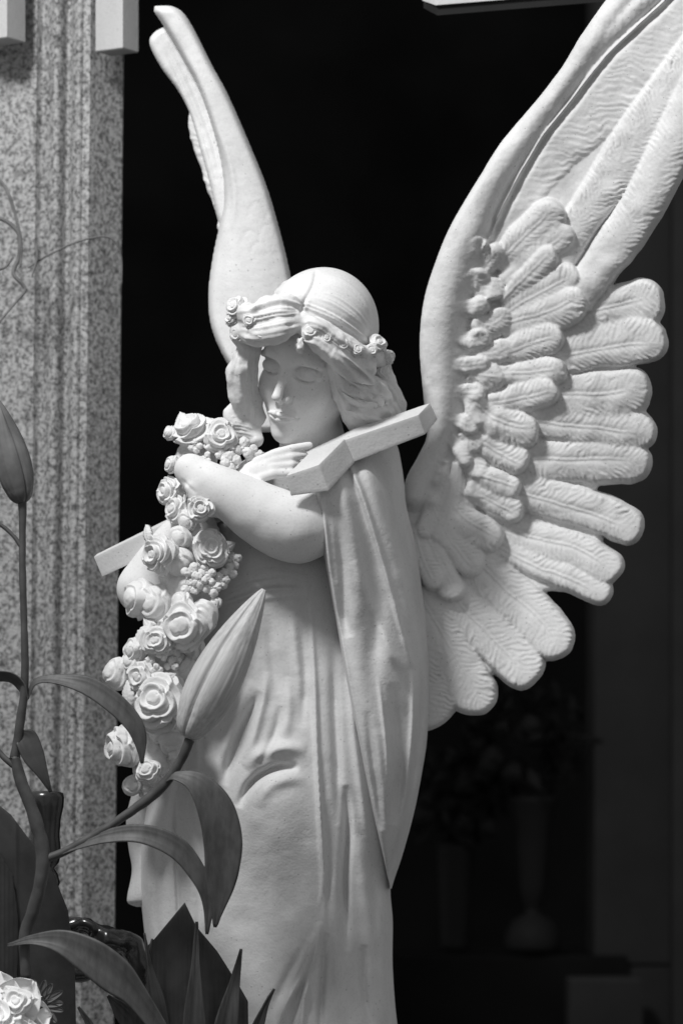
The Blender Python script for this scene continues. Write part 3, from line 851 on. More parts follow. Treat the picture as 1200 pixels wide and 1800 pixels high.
# left wing, seen along its thick leading edge
LPo = np.vstack([smooth_poly([(272, 10), (300, 10), (322, 22), (342, 52), (372, 112), (402, 168), (440, 255), (470, 330), (492, 405), (508, 470), (540, 620)], 50),
    np.array([(560, 760), (440, 760), (412, 660)]), smooth_poly([(412, 660), (388, 618), (370, 570), (366, 515), (374, 450), (386, 394), (394, 350), (388, 285), (370, 215), (346, 150), (318, 98), (290, 50), (270, 20)], 50)])
LP2 = smooth_poly([(290, 46), (270, 58), (263, 78), (284, 120), (312, 158), (334, 200), (352, 262), (368, 320), (384, 388), (400, 420), (440, 420), (420, 300), (380, 160), (330, 70), (300, 46)], 60)
LP3 = smooth_poly([(333, 196), (331, 222), (341, 262), (352, 290), (362, 330), (372, 352), (382, 385), (383, 402), (400, 420), (420, 400), (400, 320), (370, 230), (345, 196)], 60)
lax = smooth_poly([(300, 20), (345, 100), (392, 210), (430, 320), (440, 430), (440, 520), (450, 640), (480, 760)], 40)
law = np.interp(np.linspace(0, 1, 40), [0, .2, .5, .7, .85, 1], [22, 32, 44, 64, 74, 80])
def lw1(x, y, only_e):
    e = poly_inside(x, y, LPo)
    if only_e: return e
    d, sd, t = pdist(x, y, lax); w = np.interp(t, np.linspace(0, 1, 40), law); r = np.clip(d / w, 0, 1.3)
    H = 46 * np.sqrt(np.clip(1 - (r / 1.32) ** 2, 0.02, 1))
    H += stroke(x, y, [(386, 240), (398, 300), (404, 350), (398, 400)], 5, -5, .3) + stroke(x, y, [(372, 200), (402, 280), (412, 350), (402, 410)], 5, 3, .3)
    H += 1.0 * n2(x, y, 30, 41) + 0.4 * n2(x, y, 8, 42)
    for cx, cy in ((452, 380), (470, 420), (440, 430), (482, 392), (455, 450)):
        rr = np.hypot(x - cx, (y - cy) * 0.6); H += -0.8 * np.exp(-((rr - 15) / 1.6) ** 2) * (y < cy)
    return e, 150 - H, 40 + H
def lw2(x, y, only_e):
    e = poly_inside(x, y, LP2)
    if only_e: return e
    d, sd, t = pdist(x, y, smooth_poly([(282, 62), (310, 130), (350, 220), (385, 330), (398, 400)], 30))
    H = 12 * np.sqrt(np.clip(1 - (d / 40) ** 2, 0.05, 1)) + stroke(x, y, [(292, 90), (325, 160), (358, 240), (384, 330)], 3, -3.5, .2) + stroke(x, y, [(300, 80), (335, 150), (368, 235), (390, 320)], 4, -3, .2)
    H += 0.8 * n2(x, y, 9, 44)
    return e, 176 - H, 22 + H
def lw3(x, y, only_e):
    e = poly_inside(x, y, LP3) + 1.5 * n2(x, y, 9, 47)
    if only_e: return e
    ph = (y - 0.5 * x) / 11 + n2(x, y, 15, 45)
    return e, 198 - 5 * np.abs(np.sin(ph * 3.1)) * (0.5 + 0.5 * n2(x, y, 20, 46)), 20 + 0 * x
lwing = None
V, F = relief(lw1, 250, 570, -6, 780, 2.4); V = relax(V, F, 2, 0.5)
lwing = link('wing', V, F, 'plaster', angel)
for fn, b in ((lw2, (250, 450, 30, 440)), (lw3, (320, 430, 185, 430))):
    V, F = relief(fn, *b, 2.4); V = relax(V, F, 1, 0.4)
    link('feather', V, F, 'plaster', lwing)
# ------------------------------------------------------------------ cross
def prism4(secs):
    V = []; F = []
    for s in secs: V += [C(*p) for p in s]      # FT, BT, BB, FB
    n = len(secs)
    for i in range(n - 1):
        for j in range(4): F.append([i * 4 + j, i * 4 + (j + 1) % 4, (i + 1) * 4 + (j + 1) % 4, (i + 1) * 4 + j])
    F.append([3, 2, 1, 0]); F.append([(n - 1) * 4 + j for j in range(4)])
    return np.array(V), F
def bevelled(name, V, F, mat, parent, wdt=1.6, amp=1.0, cuts=5, **kw):
    """rough-edged stone block: bevel, subdivide, slight unevenness"""
    import bmesh
    bm = bmesh.new(); vs = [bm.verts.new(tuple(v)) for v in V]
    for f in F: bm.faces.new([vs[i] for i in f])
    bmesh.ops.recalc_face_normals(bm, faces=bm.faces[:])
    es = [e for e in bm.edges if e.calc_face_angle(0) > 0.3]
    bmesh.ops.bevel(bm, geom=es, offset=wdt, segments=2, affect='EDGES', profile=0.6)
    for _ in range(cuts):
        L = [e for e in bm.edges if e.calc_length() > 7]
        if not L: break
        bmesh.ops.subdivide_edges(bm, edges=L, cuts=1, use_grid_fill=True)
    bmesh.ops.triangulate(bm, faces=[f for f in bm.faces if len(f.verts) > 4])
    bm.verts.ensure_lookup_table()
    P = np.array([v.co[:] for v in bm.verts]); Nn = np.array([v.normal[:] for v in bm.verts])
    P = P + Nn * (amp * (0.6 * vnoise(P / 11.0, 2) + 0.7 * vnoise(P / 4.0, 6)))[:, None]
    FF = [[v.index for v in f.verts] for f in bm.faces]; bm.free()
    return link(name, P, FF, mat, parent, autos=35, **kw)
cross = None
V, F = prism4([
 [(735, 729, -130), (755, 708, -75), (769, 737, -67), (747, 764, -122)],
 [(603, 774, -165), (623, 753, -110), (642, 790, -102), (622, 812, -157)],
 [(430, 852, -112), (446, 838, -70), (464, 870, -66), (446, 890, -108)],
 [(165, 979, -58), (170, 974, -18), (188, 1006, -14), (180, 1014, -54)]])
cross = bevelled('cross', V, F, 'plaster_cross', angel, amp=0.25)
V, F = prism4([
 [(503, 836, -245), (560, 817, -238), (578, 863, -230), (511, 872, -238)],
 [(549, 790, -172), (606, 771, -163), (624, 812, -156), (562, 830, -166)]])
bevelled('cross_arm', V, F, 'plaster_cross', cross, amp=0.25)

# ------------------------------------------------------------------ carved flowers
def basis(ax):
    ax = np.array(ax, float); ax /= np.linalg.norm(ax)
    u = np.cross(ax, [0, 0, 1.0]); u /= np.linalg.norm(u) + 1e-9; v = np.cross(ax, u); return u, v, ax
def rose(c, R, ax, turns=3.5, amp=0.17, seed=0, open_=1.0, long=1.0, nth=84, nph=140, lobes=3):
    r_ = np.random.RandomState(seed); u, v, a = basis(ax)
    th = np.linspace(0.0, 2.75, nth)[:, None] + 0 * np.zeros(nph); ph = np.linspace(0, 2 * math.pi, nph, endpoint=False)[None] + 0 * th
    p0, p1 = r_.rand(2) * 6.28
    dirs = np.sin(th)[..., None] * (np.cos(ph)[..., None] * u + np.sin(ph)[..., None] * v) + np.cos(th)[..., None] * a
    nz = vnoise(dirs.reshape(-1, 3) * 2.2 + seed * 7.1, seed).reshape(th.shape); nz2 = vnoise(dirs.reshape(-1, 3) * 5.5 + seed * 3.3, seed).reshape(th.shape)
    K = max(1, int(round(turns)) + 1); rel = np.zeros_like(th)
    for k in range(1, K + 1):
        n = 2 if k == 1 else (3 if k < 4 else 4)
        tk = 1.5 * (k / K) ** 0.85 if K > 1 else 1.1
        o = r_.rand() * 6.28
        edge = tk * (1 - 0.20 * (1 - np.abs(np.sin(n * ph / 2 + o))) ** 1.6) + 0.07 * np.sin(ph * 1 + 5 * r_.rand()) + 0.05 * nz
        dl = th - edge; wk = 0.30 / K ** 0.35
        rel += sstep(-0.035, 0.035, dl) * np.exp(-(np.maximum(dl, 0) / wk) ** 2) - 0.75 * np.exp(-((dl + wk * .45) / (wk * .42)) ** 2) * (1 - sstep(-0.035, 0.035, dl))
    on = 1 - sstep(1.75, 2.1, th)
    rad = 1 + on * amp * 0.85 * rel - 0.05 + 0.045 * nz + 0.012 * nz2
    rad = rad * (1 + 0.10 * np.cos(lobes * ph + p1) * np.sin(th) ** 2)
    rad = rad * (1 - 0.22 * open_ * np.exp(-(th / 0.55) ** 2))
    V = c + R * rad[..., None] * (dirs + (long - 1) * np.cos(th)[..., None] * a)
    idx = np.arange(nth * nph).reshape(nth, nph)
    F = np.stack([idx[:-1], idx[1:], np.roll(idx[1:], -1, 1), np.roll(idx[:-1], -1, 1)], -1).reshape(-1, 4)
    V = V.reshape(-1, 3)
    FL = [list(f) for f in F] + [list(idx[-1])]
    V[:nph] = V[:nph].mean(0)
    # orientation
    n = np.cross(V[F[nph * 20, 1]] - V[F[nph * 20, 0]], V[F[nph * 20, 3]] - V[F[nph * 20, 0]])
    if n @ (V[F[nph * 20, 0]] - c) < 0: FL = [f[::-1] for f in FL]
    return V, FL
def blob(c, r, R=None, amp=0.06, seed=0, n=24):
    th = np.linspace(0, math.pi, n)[:, None] + np.zeros(2 * n); ph = np.linspace(0, 2 * math.pi, 2 * n, endpoint=False)[None] + 0 * th
    d = np.stack([np.sin(th) * np.cos(ph), np.sin(th) * np.sin(ph), np.cos(th)], -1).reshape(-1, 3)
    q = d * np.asarray(r) * (1 + amp * vnoise(d * 2.5 + seed, seed))[:, None]
    if R is not None: q = q @ R.T
    idx = np.arange(2 * n * n).reshape(n, 2 * n)
    F = np.stack([idx[:-1], idx[1:], np.roll(idx[1:], -1, 1), np.roll(idx[:-1], -1, 1)], -1).reshape(-1, 4)
    return q + c, [list(f) for f in F]
def blossom(c, R, ax, n=5, seed=0):
    r_ = np.random.RandomState(seed); u, v, a = basis(ax); parts = [blob(c + a * R * 0.1, (R * .22,) * 3, seed=seed, n=10)]
    for k in range(n):
        t = 6.283 * (k + .3 * r_.rand()) / n; dr = math.cos(t) * u + math.sin(t) * v; tn = np.cross(a, dr)
        M = np.stack([dr, tn, a], 1)
        parts.append(blob(c + dr * R * 0.62 + a * R * (0.1 * r_.rand()), (R * .60, R * .56, R * .38), M, 0.28, seed + k, 12))
    return join(parts)
def leafblob(c, R, ax, dr, seed=0, wid=0.55):
    """carved leaf: pointed, with a midrib and serrated rim"""
    u, v, a = basis(ax); dr = np.array(dr, float); dr -= a * (dr @ a); dr /= np.linalg.norm(dr); tn = np.cross(a, dr)
    n, m = 24, 13; V = []
    for i in range(n):
        t = i / (n - 1); w = wid * R * (math.sin(math.pi * min(1, t * 0.97 + 0.02)) ** 0.8) * (1 + 0.08 * math.sin(t * 40))
        for j in range(m):
            s = -1 + 2 * j / (m - 1)
            z = R * (0.22 * (1 - s * s) + 0.25 * math.sin(t * 3)) - 1.5 * math.exp(-(s / 0.12) ** 2) + 0.7 * math.sin((t * 9 + abs(s) * 1.6) * 6.28) * (abs(s) > .12)
            V.append(c + dr * (t - 0.5) * 2 * R + tn * s * w + a * z)
    top = len(V); V += [p - a * 5 for p in V]
    F = []
    for i in range(n - 1):
        for j in range(m - 1):
            q = [i * m + j, (i + 1) * m + j, (i + 1) * m + j + 1, i * m + j + 1]; F.append(q); F.append([k + top for k in q[::-1]])
    rim = [j for j in range(m)] + [i * m + m - 1 for i in range(1, n)] + [(n - 1) * m + j for j in range(m - 2, -1, -1)] + [i * m for i in range(n - 2, 0, -1)]
    for i in range(len(rim)): F.append([rim[i], rim[(i + 1) % len(rim)], rim[(i + 1) % len(rim)] + top, rim[i] + top])
    return np.array(V), F

# core of the garland
gc = [(372, 770, -110), (345, 800, -110), (345, 870, -112), (345, 950, -122), (330, 1030, -132), (305, 1110, -140), (285, 1190, -150), (275, 1270, -155), (268, 1340, -158), (262, 1390, -150)]
gr = [34, 30, 24, 36, 44, 44, 42, 38, 32, 18]
def f_gar(P):
    d = chain(P, CP(gc), gr, 20)
    return d + 5.0 * vnoise(P / 13.0, 21) + 2.0 * vnoise(P / 6.0, 22)
lo, hi = bounds(CP(gc), 60)
V, F = nets(f_gar, lo, hi, 2.4); V = relax(V, F, 1, .4)
gar = link('garland', V, F, 'plaster', angel)
FR = (0.0, -1, 0.1)
roses = [
 # px, py, d, R, axis, turns, amp, open, long
 (340, 762, -135, 30, (-0.5, -.7, .9), 2.2, .22, .4, 1.0), (387, 770, -150, 27, (0.1, -1, .25), 3.3, .17, .8, 1.0),
 (305, 866, -125, 25, (-.9, -.6, .1), 2.6, .16, .4, 1.0), (315, 896, -140, 22, (-.8, -.7, .2), 2.3, .16, .4, 1.0),
 (352, 896, -222, 20, (0, -1, .1), 3.0, .20, .7, 1.2), (286, 975, -178, 29, (-1, -.8, 0), 3.1, .20, .7, 1.1),
 (371, 966, -185, 28, (0, -1, .15), 3.6, .20, .8, 1.0), (252, 1053, -150, 32, (-1, -.5, -.1), 1.3, .09, .0, 1.05),
 (328, 1100, -205, 39, (-.35, -1, -.1), 1.6, .13, .1, 1.05), (278, 1127, -205, 25, (-.2, -1, .1), 2.6, .18, .8, 1.0),
 (210, 1184, -160, 27, (-1, -.6, .2), .8, .05, .0, 1.0), (251, 1190, -205, 22, (-.6, -1, 0), 2.4, .2, .6, 1.0),
 (284, 1238, -212, 43, (-.3, -1, .25), 2.6, .16, .2, 1.0), (224, 1312, -170, 33, (-1, -.5, -.1), 1.7, .15, .3, 1.1),
 (262, 1356, -200, 20, (-.2, -1, .3), 1.5, .12, .2, 1.0), (304, 817, -130, 14, (-1, -.6, .2), 1.2, .1, .2, 1.0), (300, 762, -130, 12, (-1, -.4, .3), .8, .08, 0, 1.0),
 (240, 1143, -180, 20, (-1, -.8, .2), 1.2, .12, .0, 1.0), (300, 1272, -188, 40, (0.1, -.3, -1), 0.7, .05, .0, 1.0),
]
for i, (px, py, d, R, ax, tu, am, op, lg) in enumerate(roses):
    V, F = rose(C(px, py, d), R * 1.08, ax, tu, am, i * 5 + 2, op, lg, lobes=2 + i % 3)
    link('rose' if am > .11 else 'rosebud', V, F, 'plaster', gar)
pet = [(314, 985, -170, 28), (318, 944, -170, 20), (277, 1062, -165, 31), (322, 1060, -200, 20), (358, 1084, -190, 28), (300, 1140, -190, 20), (235, 1165, -175, 20), (306, 1300, -175, 30), (280, 1375, -175, 16), (235, 1380, -160, 19), (379, 1060, -190, 12), (330, 915, -160, 18), (250, 1265, -175, 24), (322, 1175, -165, 24), (340, 1140, -165, 22)]
for i, (px, py, d, R) in enumerate(pet):
    r_ = np.random.RandomState(i + 40); a = r_.rand() * 6.28
    V, F = rose(C(px, py, d), R, (r_.randn() * .5 - .3, -1, r_.randn() * .5), 0.9, .10, i + 60, 0, 1.0, 40, 64, 2)
    link('petal', V, F, 'plaster', gar)
blo = [(427, 788, -155, 15), (406, 812, -165, 14), (447, 800, -150, 13), (337, 1006, -200, 13), (364, 1007, -200, 12), (351, 1021, -206, 11), (335, 1033, -198, 13), (372, 1033, -200, 13), (388, 1021, -190, 12),
       (402, 1004, -180, 12), (410, 985, -165, 12), (262, 1166, -208, 9), (301, 1168, -205, 10), (286, 1150, -212, 9), (275, 1178, -212, 9), (311, 1156, -200, 8), (312, 1126, -205, 9), (344, 785, -160, 10), (362, 805, -165, 9), (392, 800, -165, 10), (300, 1196, -208, 9)]
for i, (px, py, d, R) in enumerate(blo):
    V, F = blossom(C(px, py, d), R * 1.12, (0.2 * math.sin(i), -1, .2 * math.cos(i * 2)), 4 if i % 3 else 3, i * 3)
    link('blossom', V, F, 'plaster', gar)
lvs = [(230, 1222, -190, 26, (-.8, -1, 0), (.2, 0, -1)), (291, 1196, -205, 22, (0, -1, .3), (1, 0, .6)), (255, 1118, -185, 26, (-.6, -1, .3), (.6, 0, .8)), (322, 742, -130, 22, (-.6, -.8, .6), (-.5, 0, 1)), (262, 940, -160, 18, (-.8, -.8, .1), (-.4, 0, 1)), (310, 1330, -185, 24, (.1, -1, 0), (.3, 0, -1)), (265, 1100, -175, 20, (-.6, -1, .3), (-.6, 0, .6)), (350, 842, -200, 14, (0, -1, 0), (1, 0, .5)), (398, 962, -170, 18, (.3, -1, 0), (1, 0, .5))]
for i, (px, py, d, R, ax, dr) in enumerate(lvs):
    V, F = leafblob(C(px, py, d), R, ax, dr, i); link('leaf', V, F, 'plaster', gar)

# flowers of the hair wreath
wr = [(418, 541, -168, 19, (-.8, -.8, .4), 2.4, .22), (440, 563, -200, 12, (-.3, -1, 0), 2.0, .2), (420, 588, -165, 14, (-.8, -1, -.2), 1.8, .18), (410, 560, -160, 14, (-1, -.6, .2), 1.8, .2),
      (662, 606, -125, 16, (.6, -.8, .5), 2.0, .2), (680, 628, -100, 13, (1, -.7, 0), 2.0, .2), (674, 650, -95, 14, (.8, -.8, -.2), 1.8, .18), (651, 617, -140, 12, (.3, -1, .2), 1.6, .2)]
wr += [(545, 584, -207, 14, (-.1, -1, .2), 1, .12), (572, 594, -202, 13, (.2, -1, .1), 2, .14), (600, 606, -190, 12, (.3, -1, .2), 1, .14), (626, 616, -172, 12, (.4, -1, .3), 2, .16), (464, 586, -208, 11, (-.3, -1, -.1), 1, .14), (640, 636, -140, 12, (.6, -1, -.1), 1, .14)]
for i, (px, py, d, R, ax, tu, am) in enumerate(wr):
    V, F = rose(C(px, py, d), R, ax, tu, am, 90 + i, .7, 1.0, 48, 72, 3); link('wreath_flower', V, F, 'plaster', angel)
V, F = blob(C(527, 607, -203), (8, 9, 13), None, .3, 5); link('curl', V, F, 'plaster', angel)
# ------------------------------------------------------------------ granite column and its surroundings
def granite(name, base, dark, sc=1.0):
    m, nt, b = mat_base(name, base, 0.5, 0.4)
    n1, _ = add_noise(nt, 330 * sc, 3, 0.65); r1 = ramp(nt, n1.outputs['Fac'], [(0.36, dark), (0.46, base * 0.62), (0.56, base), (0.72, base * 1.22)])
    n2_, _ = add_noise(nt, 120 * sc, 3, 0.6); r2 = ramp(nt, n2_.outputs['Fac'], [(0.34, 0.62), (0.5, 1.0)])
    n3, _ = add_noise(nt, 3.5, 4, 0.6, stretch=(1, 1, 0.35)); r3 = ramp(nt, n3.outputs['Fac'], [(0.3, 0.82), (0.6, 1.0)])
    c = mult(nt, mult(nt, r1.outputs['Color'], r2.outputs['Color']), r3.outputs['Color'])
    nt.links.new(c, b.inputs['Base Color']); bump(nt, b, n1.outputs['Fac'], 0.0004, 0.3)
granite('granite', 0.40, 0.10, 0.85)
stone('block_stone', 0.48, 0.15, 1.0)
m, nt, b = mat_base('shaded_wall', 0.012, 0.9, 0.05)  # chamber darkness is put into this near-black colour
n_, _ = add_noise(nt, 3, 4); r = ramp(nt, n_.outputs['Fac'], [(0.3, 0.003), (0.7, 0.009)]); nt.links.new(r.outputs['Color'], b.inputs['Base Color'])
for nm, cc in (('shaded_stone', 0.020), ('shaded_vase', 0.010), ('shaded_leaf', 0.004), ('shaded_petal', 0.009)):  # background gloom painted in: near-black colours instead of real shade
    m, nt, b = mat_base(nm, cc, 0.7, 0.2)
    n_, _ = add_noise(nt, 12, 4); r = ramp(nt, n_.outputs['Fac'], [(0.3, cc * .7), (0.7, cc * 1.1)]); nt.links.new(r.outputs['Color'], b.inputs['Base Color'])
def extrude_plan(plan, py0, py1, tilt=0.0, nz=60):
    """plan: (px, d) closed polyline, vertical extrusion; px measured at eye level"""
    base = [C(p[0], HZ, p[1]) for p in plan]; n = len(base); V = []
    for i in range(nz):
        py = py0 + (py1 - py0) * i / (nz - 1)
        for q in base: V.append([q[0] + tilt * (HZ - py), q[1], (HZ - py)])
    F = []
    for i in range(nz - 1):
        for j in range(n): F.append([i * n + j, (i + 1) * n + j, (i + 1) * n + (j + 1) % n, i * n + (j + 1) % n])
    F.append(list(range(n))); F.append([(nz - 1) * n + j for j in range(n)][::-1])
    return np.array(V), F
pl = [(-420, 620), (-60, 452)] 
def arc(x0, d0, x1, d1, bulge, n=9):
    o = []
    for i in range(n + 1):
        t = i / n; o.append((x0 + (x1 - x0) * t, d0 + (d1 - d0) * t - bulge * math.sin(math.pi * t)))
    return o
pl = [(-420, 560), (52, 440)] + arc(58, 448, 70, 446, -4) + arc(74, 442, 100, 434, 15) + arc(104, 442, 114, 438, -4) + arc(117, 424, 134, 418, 7) + [(146, 416), (204, 478), (204, 900), (-420, 900)]
V, F = extrude_plan(pl, -500, 2400, 0.010)
colm = link('column', V, F, 'granite', smooth=True, autos=30, label='speckled granite pillar with vertical mouldings beside the angel', cat='pillar')
def topthing(name, V, F, mat, label, cat, **kw): return link(name, V, F, mat, None, label=label, cat=cat, **kw)
V, F = rbox(206, 400, 62, 50, -260, 92, -32, 2); V2 = V
topthing('stone_block', V, F, 'block_stone', 'pale square stone block jutting out at the top right corner of the granite pillar', 'stone block', smooth=False, group='stone blocks under the cornice')
V, F = rbox(4, 392, 66, 56, -260, 74, -32, 2)
topthing('stone_block', V, F, 'block_stone', 'pale square stone block in the top left corner of the photo, over the pillar face', 'stone block', smooth=False, group='stone blocks under the cornice')
V, F = prism4([[(738, -4, 260), (738, -60, 300), (738, -60, 500), (738, -4, 500)], [(766, 6, 200), (762, -90, 200), (770, -90, 460), (770, 26, 460)], [(1080, -16, 240), (1080, -110, 240), (1080, -110, 500), (1080, -12, 500)]])
V, F = box8([C(742, -2, 330), C(764, 7, 200), C(1100, -30, 300), C(1080, -40, 430), C(742, 0, 330), C(766, 26, 200), C(1100, -16, 300), C(1080, -20, 430)])
for k in range(4): V[k] = V[k] + np.array([0, 0, 0])
Vt = V.copy(); Vt[0:4, 2] += 0; 
# beam: pale face, the shade of its underside coloured in as a dark slab
V, F = box8([C(740, -90, 300), C(764, -90, 215), C(1120, -120, 250), C(1100, -120, 380), C(742, 1, 300), C(765, 9, 215), C(1120, -20, 250), C(1100, -16, 380)])
topthing('cornice', V, F, 'plaster', 'pale end of a stone cornice at the top edge above the dark opening', 'cornice', smooth=False)
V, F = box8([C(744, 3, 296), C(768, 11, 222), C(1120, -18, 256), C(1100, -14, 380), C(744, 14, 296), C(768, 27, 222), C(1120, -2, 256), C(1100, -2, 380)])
link('underside_shade', V, F, 'shaded_stone', bpy.data.objects['cornice'], smooth=False)

# dark chamber
def quadbox(x0, x1, d0, d1, z0, z1):
    return box8([(x0, d0, z1), (x1, d0, z1), (x1, d1, z1), (x0, d1, z1), (x0, d0, z0), (x1, d0, z0), (x1, d1, z0), (x0, d1, z0)])
V, F = quadbox(-9000, 9000, 7600, 7700, -3000, 9000); topthing('back_wall', V, F, 'shaded_wall', 'unlit black back wall of the tomb chamber behind the angel', 'wall', smooth=False)
V, F = quadbox(-9000, 9000, -9000, 7600, -3060, -3000); link('floor', V, F, 'shaded_wall', kind='structure', smooth=False)
# dim pillar on the right with its base block
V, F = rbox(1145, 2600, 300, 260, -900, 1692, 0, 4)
dp = topthing('dark_pillar', V, F, 'shaded_stone', 'dim smooth square pillar in shadow at the right edge', 'pillar', smooth=False)
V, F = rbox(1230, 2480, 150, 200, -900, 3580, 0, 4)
link('pilaster', V, F, 'shaded_stone', dp, smooth=False)
V, F = rbox(1060, 2300, 170, 160, 1718, 3620, 0, 5); topthing('base_block', V, F, 'shaded_stone', 'low dim stone block in the bottom right corner before the dark pillar', 'stone block', smooth=False)
V, F = rbox(890, 2700, 560, 500, 1672, 3530, 0, 6); topthing('ledge', V, F, 'shaded_wall', 'dark ledge carrying the shadowy vase and pot', 'ledge', smooth=False)
V, F = rbox(1145, 2620, 340, 300, 1694, 3540, 0, 4); link('pillar_base', V, F, 'shaded_stone', dp, smooth=False)
V, F = rbox(300, 350, 2000, 1700, 2334, 4230, 0, 8); topthing('tomb_slab', V, F, 'block_stone', 'broad stone slab under the angel plinth and the granite pillar', 'slab', smooth=False)
V, F = rbox(130, -300, 620, 170, 2010, 2333, 0, 8); topthing('planter', V, F, 'block_stone', 'low stone planter holding the lilies and leaves in front of the angel', 'planter', smooth=False)
# dim vase with flowers, and a pot
vs = empty('vase', C(935, 1670, 2500), 'tall dim footed flower vase standing in the darkness right of the angel', 'vase')
V, F = lathe([(8, 1398), (62, 1400), (58, 1412), (46, 1450), (40, 1500), (34, 1560), (22, 1592), (16, 1600), (22, 1606), (50, 1618), (66, 1640), (68, 1662), (64, 1672), (5, 1672)], (935, 2500)); link('vase_body', V, F, 'shaded_vase', vs)
V, F = lathe([(5, 1480), (46, 1482), (44, 1500), (36, 1660), (34, 1670), (5, 1672)], (800, 2550)); topthing('flower_pot', V, F, 'shaded_vase', 'plain dim pot in the darkness beside the skirt of the angel', 'pot')
def bouquet(cx, cy, rx, ry, d, n, seed, root, npet):
    r_ = np.random.RandomState(seed); V = []; F = []
    for i in range(n):
        a, rr = r_.rand() * 6.28, r_.rand() ** .5; c = C(cx + rx * rr * math.cos(a), cy + ry * rr * math.sin(a), d + r_.randn() * 50)
        u = r_.randn(3); u /= np.linalg.norm(u); v = np.cross(u, r_.randn(3)); v /= np.linalg.norm(v); L = 22 + 22 * r_.rand(); w = 7 + 6 * r_.rand()
        k = len(V); V += [c - u * L, c + v * w, c + u * L, c - v * w]; F += [[k, k + 1, k + 2, k + 3]]
    link('foliage', np.array(V), F, 'shaded_leaf', root, smooth=False)
    for i in range(npet):
        a, rr = r_.rand() * 6.28, r_.rand() ** .6
        V, F = rose(C(cx + rx * rr * math.cos(a), cy + ry * rr * math.sin(a), d - 60), 15 + 14 * r_.rand(), (r_.randn() * .4, -1, .5), 2, .2, i, .5, 1, 24, 32); link('flower', V, F, 'shaded_petal', root)
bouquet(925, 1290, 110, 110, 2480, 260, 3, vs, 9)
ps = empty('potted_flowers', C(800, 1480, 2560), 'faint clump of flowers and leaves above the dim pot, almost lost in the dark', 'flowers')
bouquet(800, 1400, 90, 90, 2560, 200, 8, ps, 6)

# ------------------------------------------------------------------ plants in front
def plantmat(name, col, rough=0.45, spec=0.4, streak=0.3, sc=(1, 1, 1), rot=None):
    m, nt, b = mat_base(name, col, rough, spec)
    n1, mp_ = add_noise(nt, 60, 4, 0.6, stretch=sc)
    if rot:
        mp_.vector_type = 'TEXTURE'; mp_.inputs['Rotation'].default_value = rot; mp_.inputs['Scale'].default_value = tuple(1 / q for q in sc)
    r1 = ramp(nt, n1.outputs['Fac'], [(0.35, col * (1 - streak)), (0.65, col * (1 + streak))])
    n2_, _ = add_noise(nt, 18, 3); r2 = ramp(nt, n2_.outputs['Fac'], [(0.3, 0.8), (0.6, 1.0)])
    nt.links.new(mult(nt, r1.outputs['Color'], r2.outputs['Color']), b.inputs['Base Color']); bump(nt, b, n1.outputs['Fac'], 0.0004, 0.35)
plantmat('leaf_green', 0.085, 0.52, 0.35, 0.22, (3, 3, 1))
plantmat('leaf_dark', 0.045, 0.5, 0.4, 0.2)
plantmat('leaf_blade', 0.060, 0.45, 0.4, 0.3, (6, 6, .5))
plantmat('stem_green', 0.07, 0.55, 0.35, 0.25)
plantmat('bud_skin', 0.50, 0.5, 0.35, 0.16, (9, 9, .25), rot=(0, math.radians(27.4), 0))
plantmat('bud_dark', 0.13, 0.5, 0.35, 0.2)
plantmat('petal_white', 0.94, 0.6, 0.2, 0.02)
plantmat('petal_dark', 0.14, 0.6, 0.2, 0.2)
plantmat('dark_varnish', 0.022, 0.22, 0.6, 0.3)
plantmat('tendril', 0.16, 0.7, 0.2, 0.3)
def ribbon(cl, wid, fold=0.18, tw=None, th=1.6, n=60, m=13, seed=0, wave=0.0, side=None, ribs=0.5):
    """leaf blade: cl centre line (px,py,d); wid widths along; side: in-plane width direction angle per end (deg, picture plane) or None=perpendicular; fold: depth of the V"""
    P = smooth_poly(np.array([C(*p) for p in cl]), n); w = np.interp(np.linspace(0, 1, n), np.linspace(0, 1, len(wid)), wid)
    w = np.convolve(np.pad(w, 3, 'edge'), np.ones(7) / 7, 'valid'); w[0] = max(wid[0], .4); w[-1] = max(wid[-1], .3)
    T = np.gradient(P, axis=0); T /= np.linalg.norm(T, axis=1)[:, None]
    tws = np.radians(np.interp(np.linspace(0, 1, n), np.linspace(0, 1, len(tw)), tw)) if tw is not None else np.zeros(n)
    V = []
    for i in range(n):
        s = np.cross(T[i], [0, -1, 0]); s /= np.linalg.norm(s) + 1e-9; nn = np.cross(s, T[i])
        a = tws[i]; s2 = s * math.cos(a) + nn * math.sin(a); n2v = -s * math.sin(a) + nn * math.cos(a)
        for j in range(m):
            t = -1 + 2 * j / (m - 1)
            z = fold * w[i] * (1 - abs(t)) * -1 + ribs * math.cos(t * 15) + wave * math.sin(i * .25 + t * 2)
            V.append(P[i] + s2 * t * w[i] + n2v * z)
    V = np.array(V); top = len(V)
    idx = np.arange(top).reshape(n, m)
    # thickness along the surface normal
    g1 = np.gradient(V.reshape(n, m, 3), axis=0); g2 = np.gradient(V.reshape(n, m, 3), axis=1); nv = np.cross(g1, g2).reshape(-1, 3); nv /= np.linalg.norm(nv, axis=1)[:, None] + 1e-9
    V = np.vstack([V, V - nv * th])
    F = []
    for i in range(n - 1):
        for j in range(m - 1):
            q = [i * m + j, (i + 1) * m + j, (i + 1) * m + j + 1, i * m + j + 1]; F.append(q); F.append([k + top for k in q[::-1]])
    rim = [j for j in range(m)] + [i * m + m - 1 for i in range(1, n)] + [(n - 1) * m + j for j in range(m - 2, -1, -1)] + [i * m for i in range(n - 2, 0, -1)]
    for i in range(len(rim)): F.append([rim[i], rim[(i + 1) % len(rim)], rim[(i + 1) % len(rim)] + top, rim[i] + top])
    return V, F
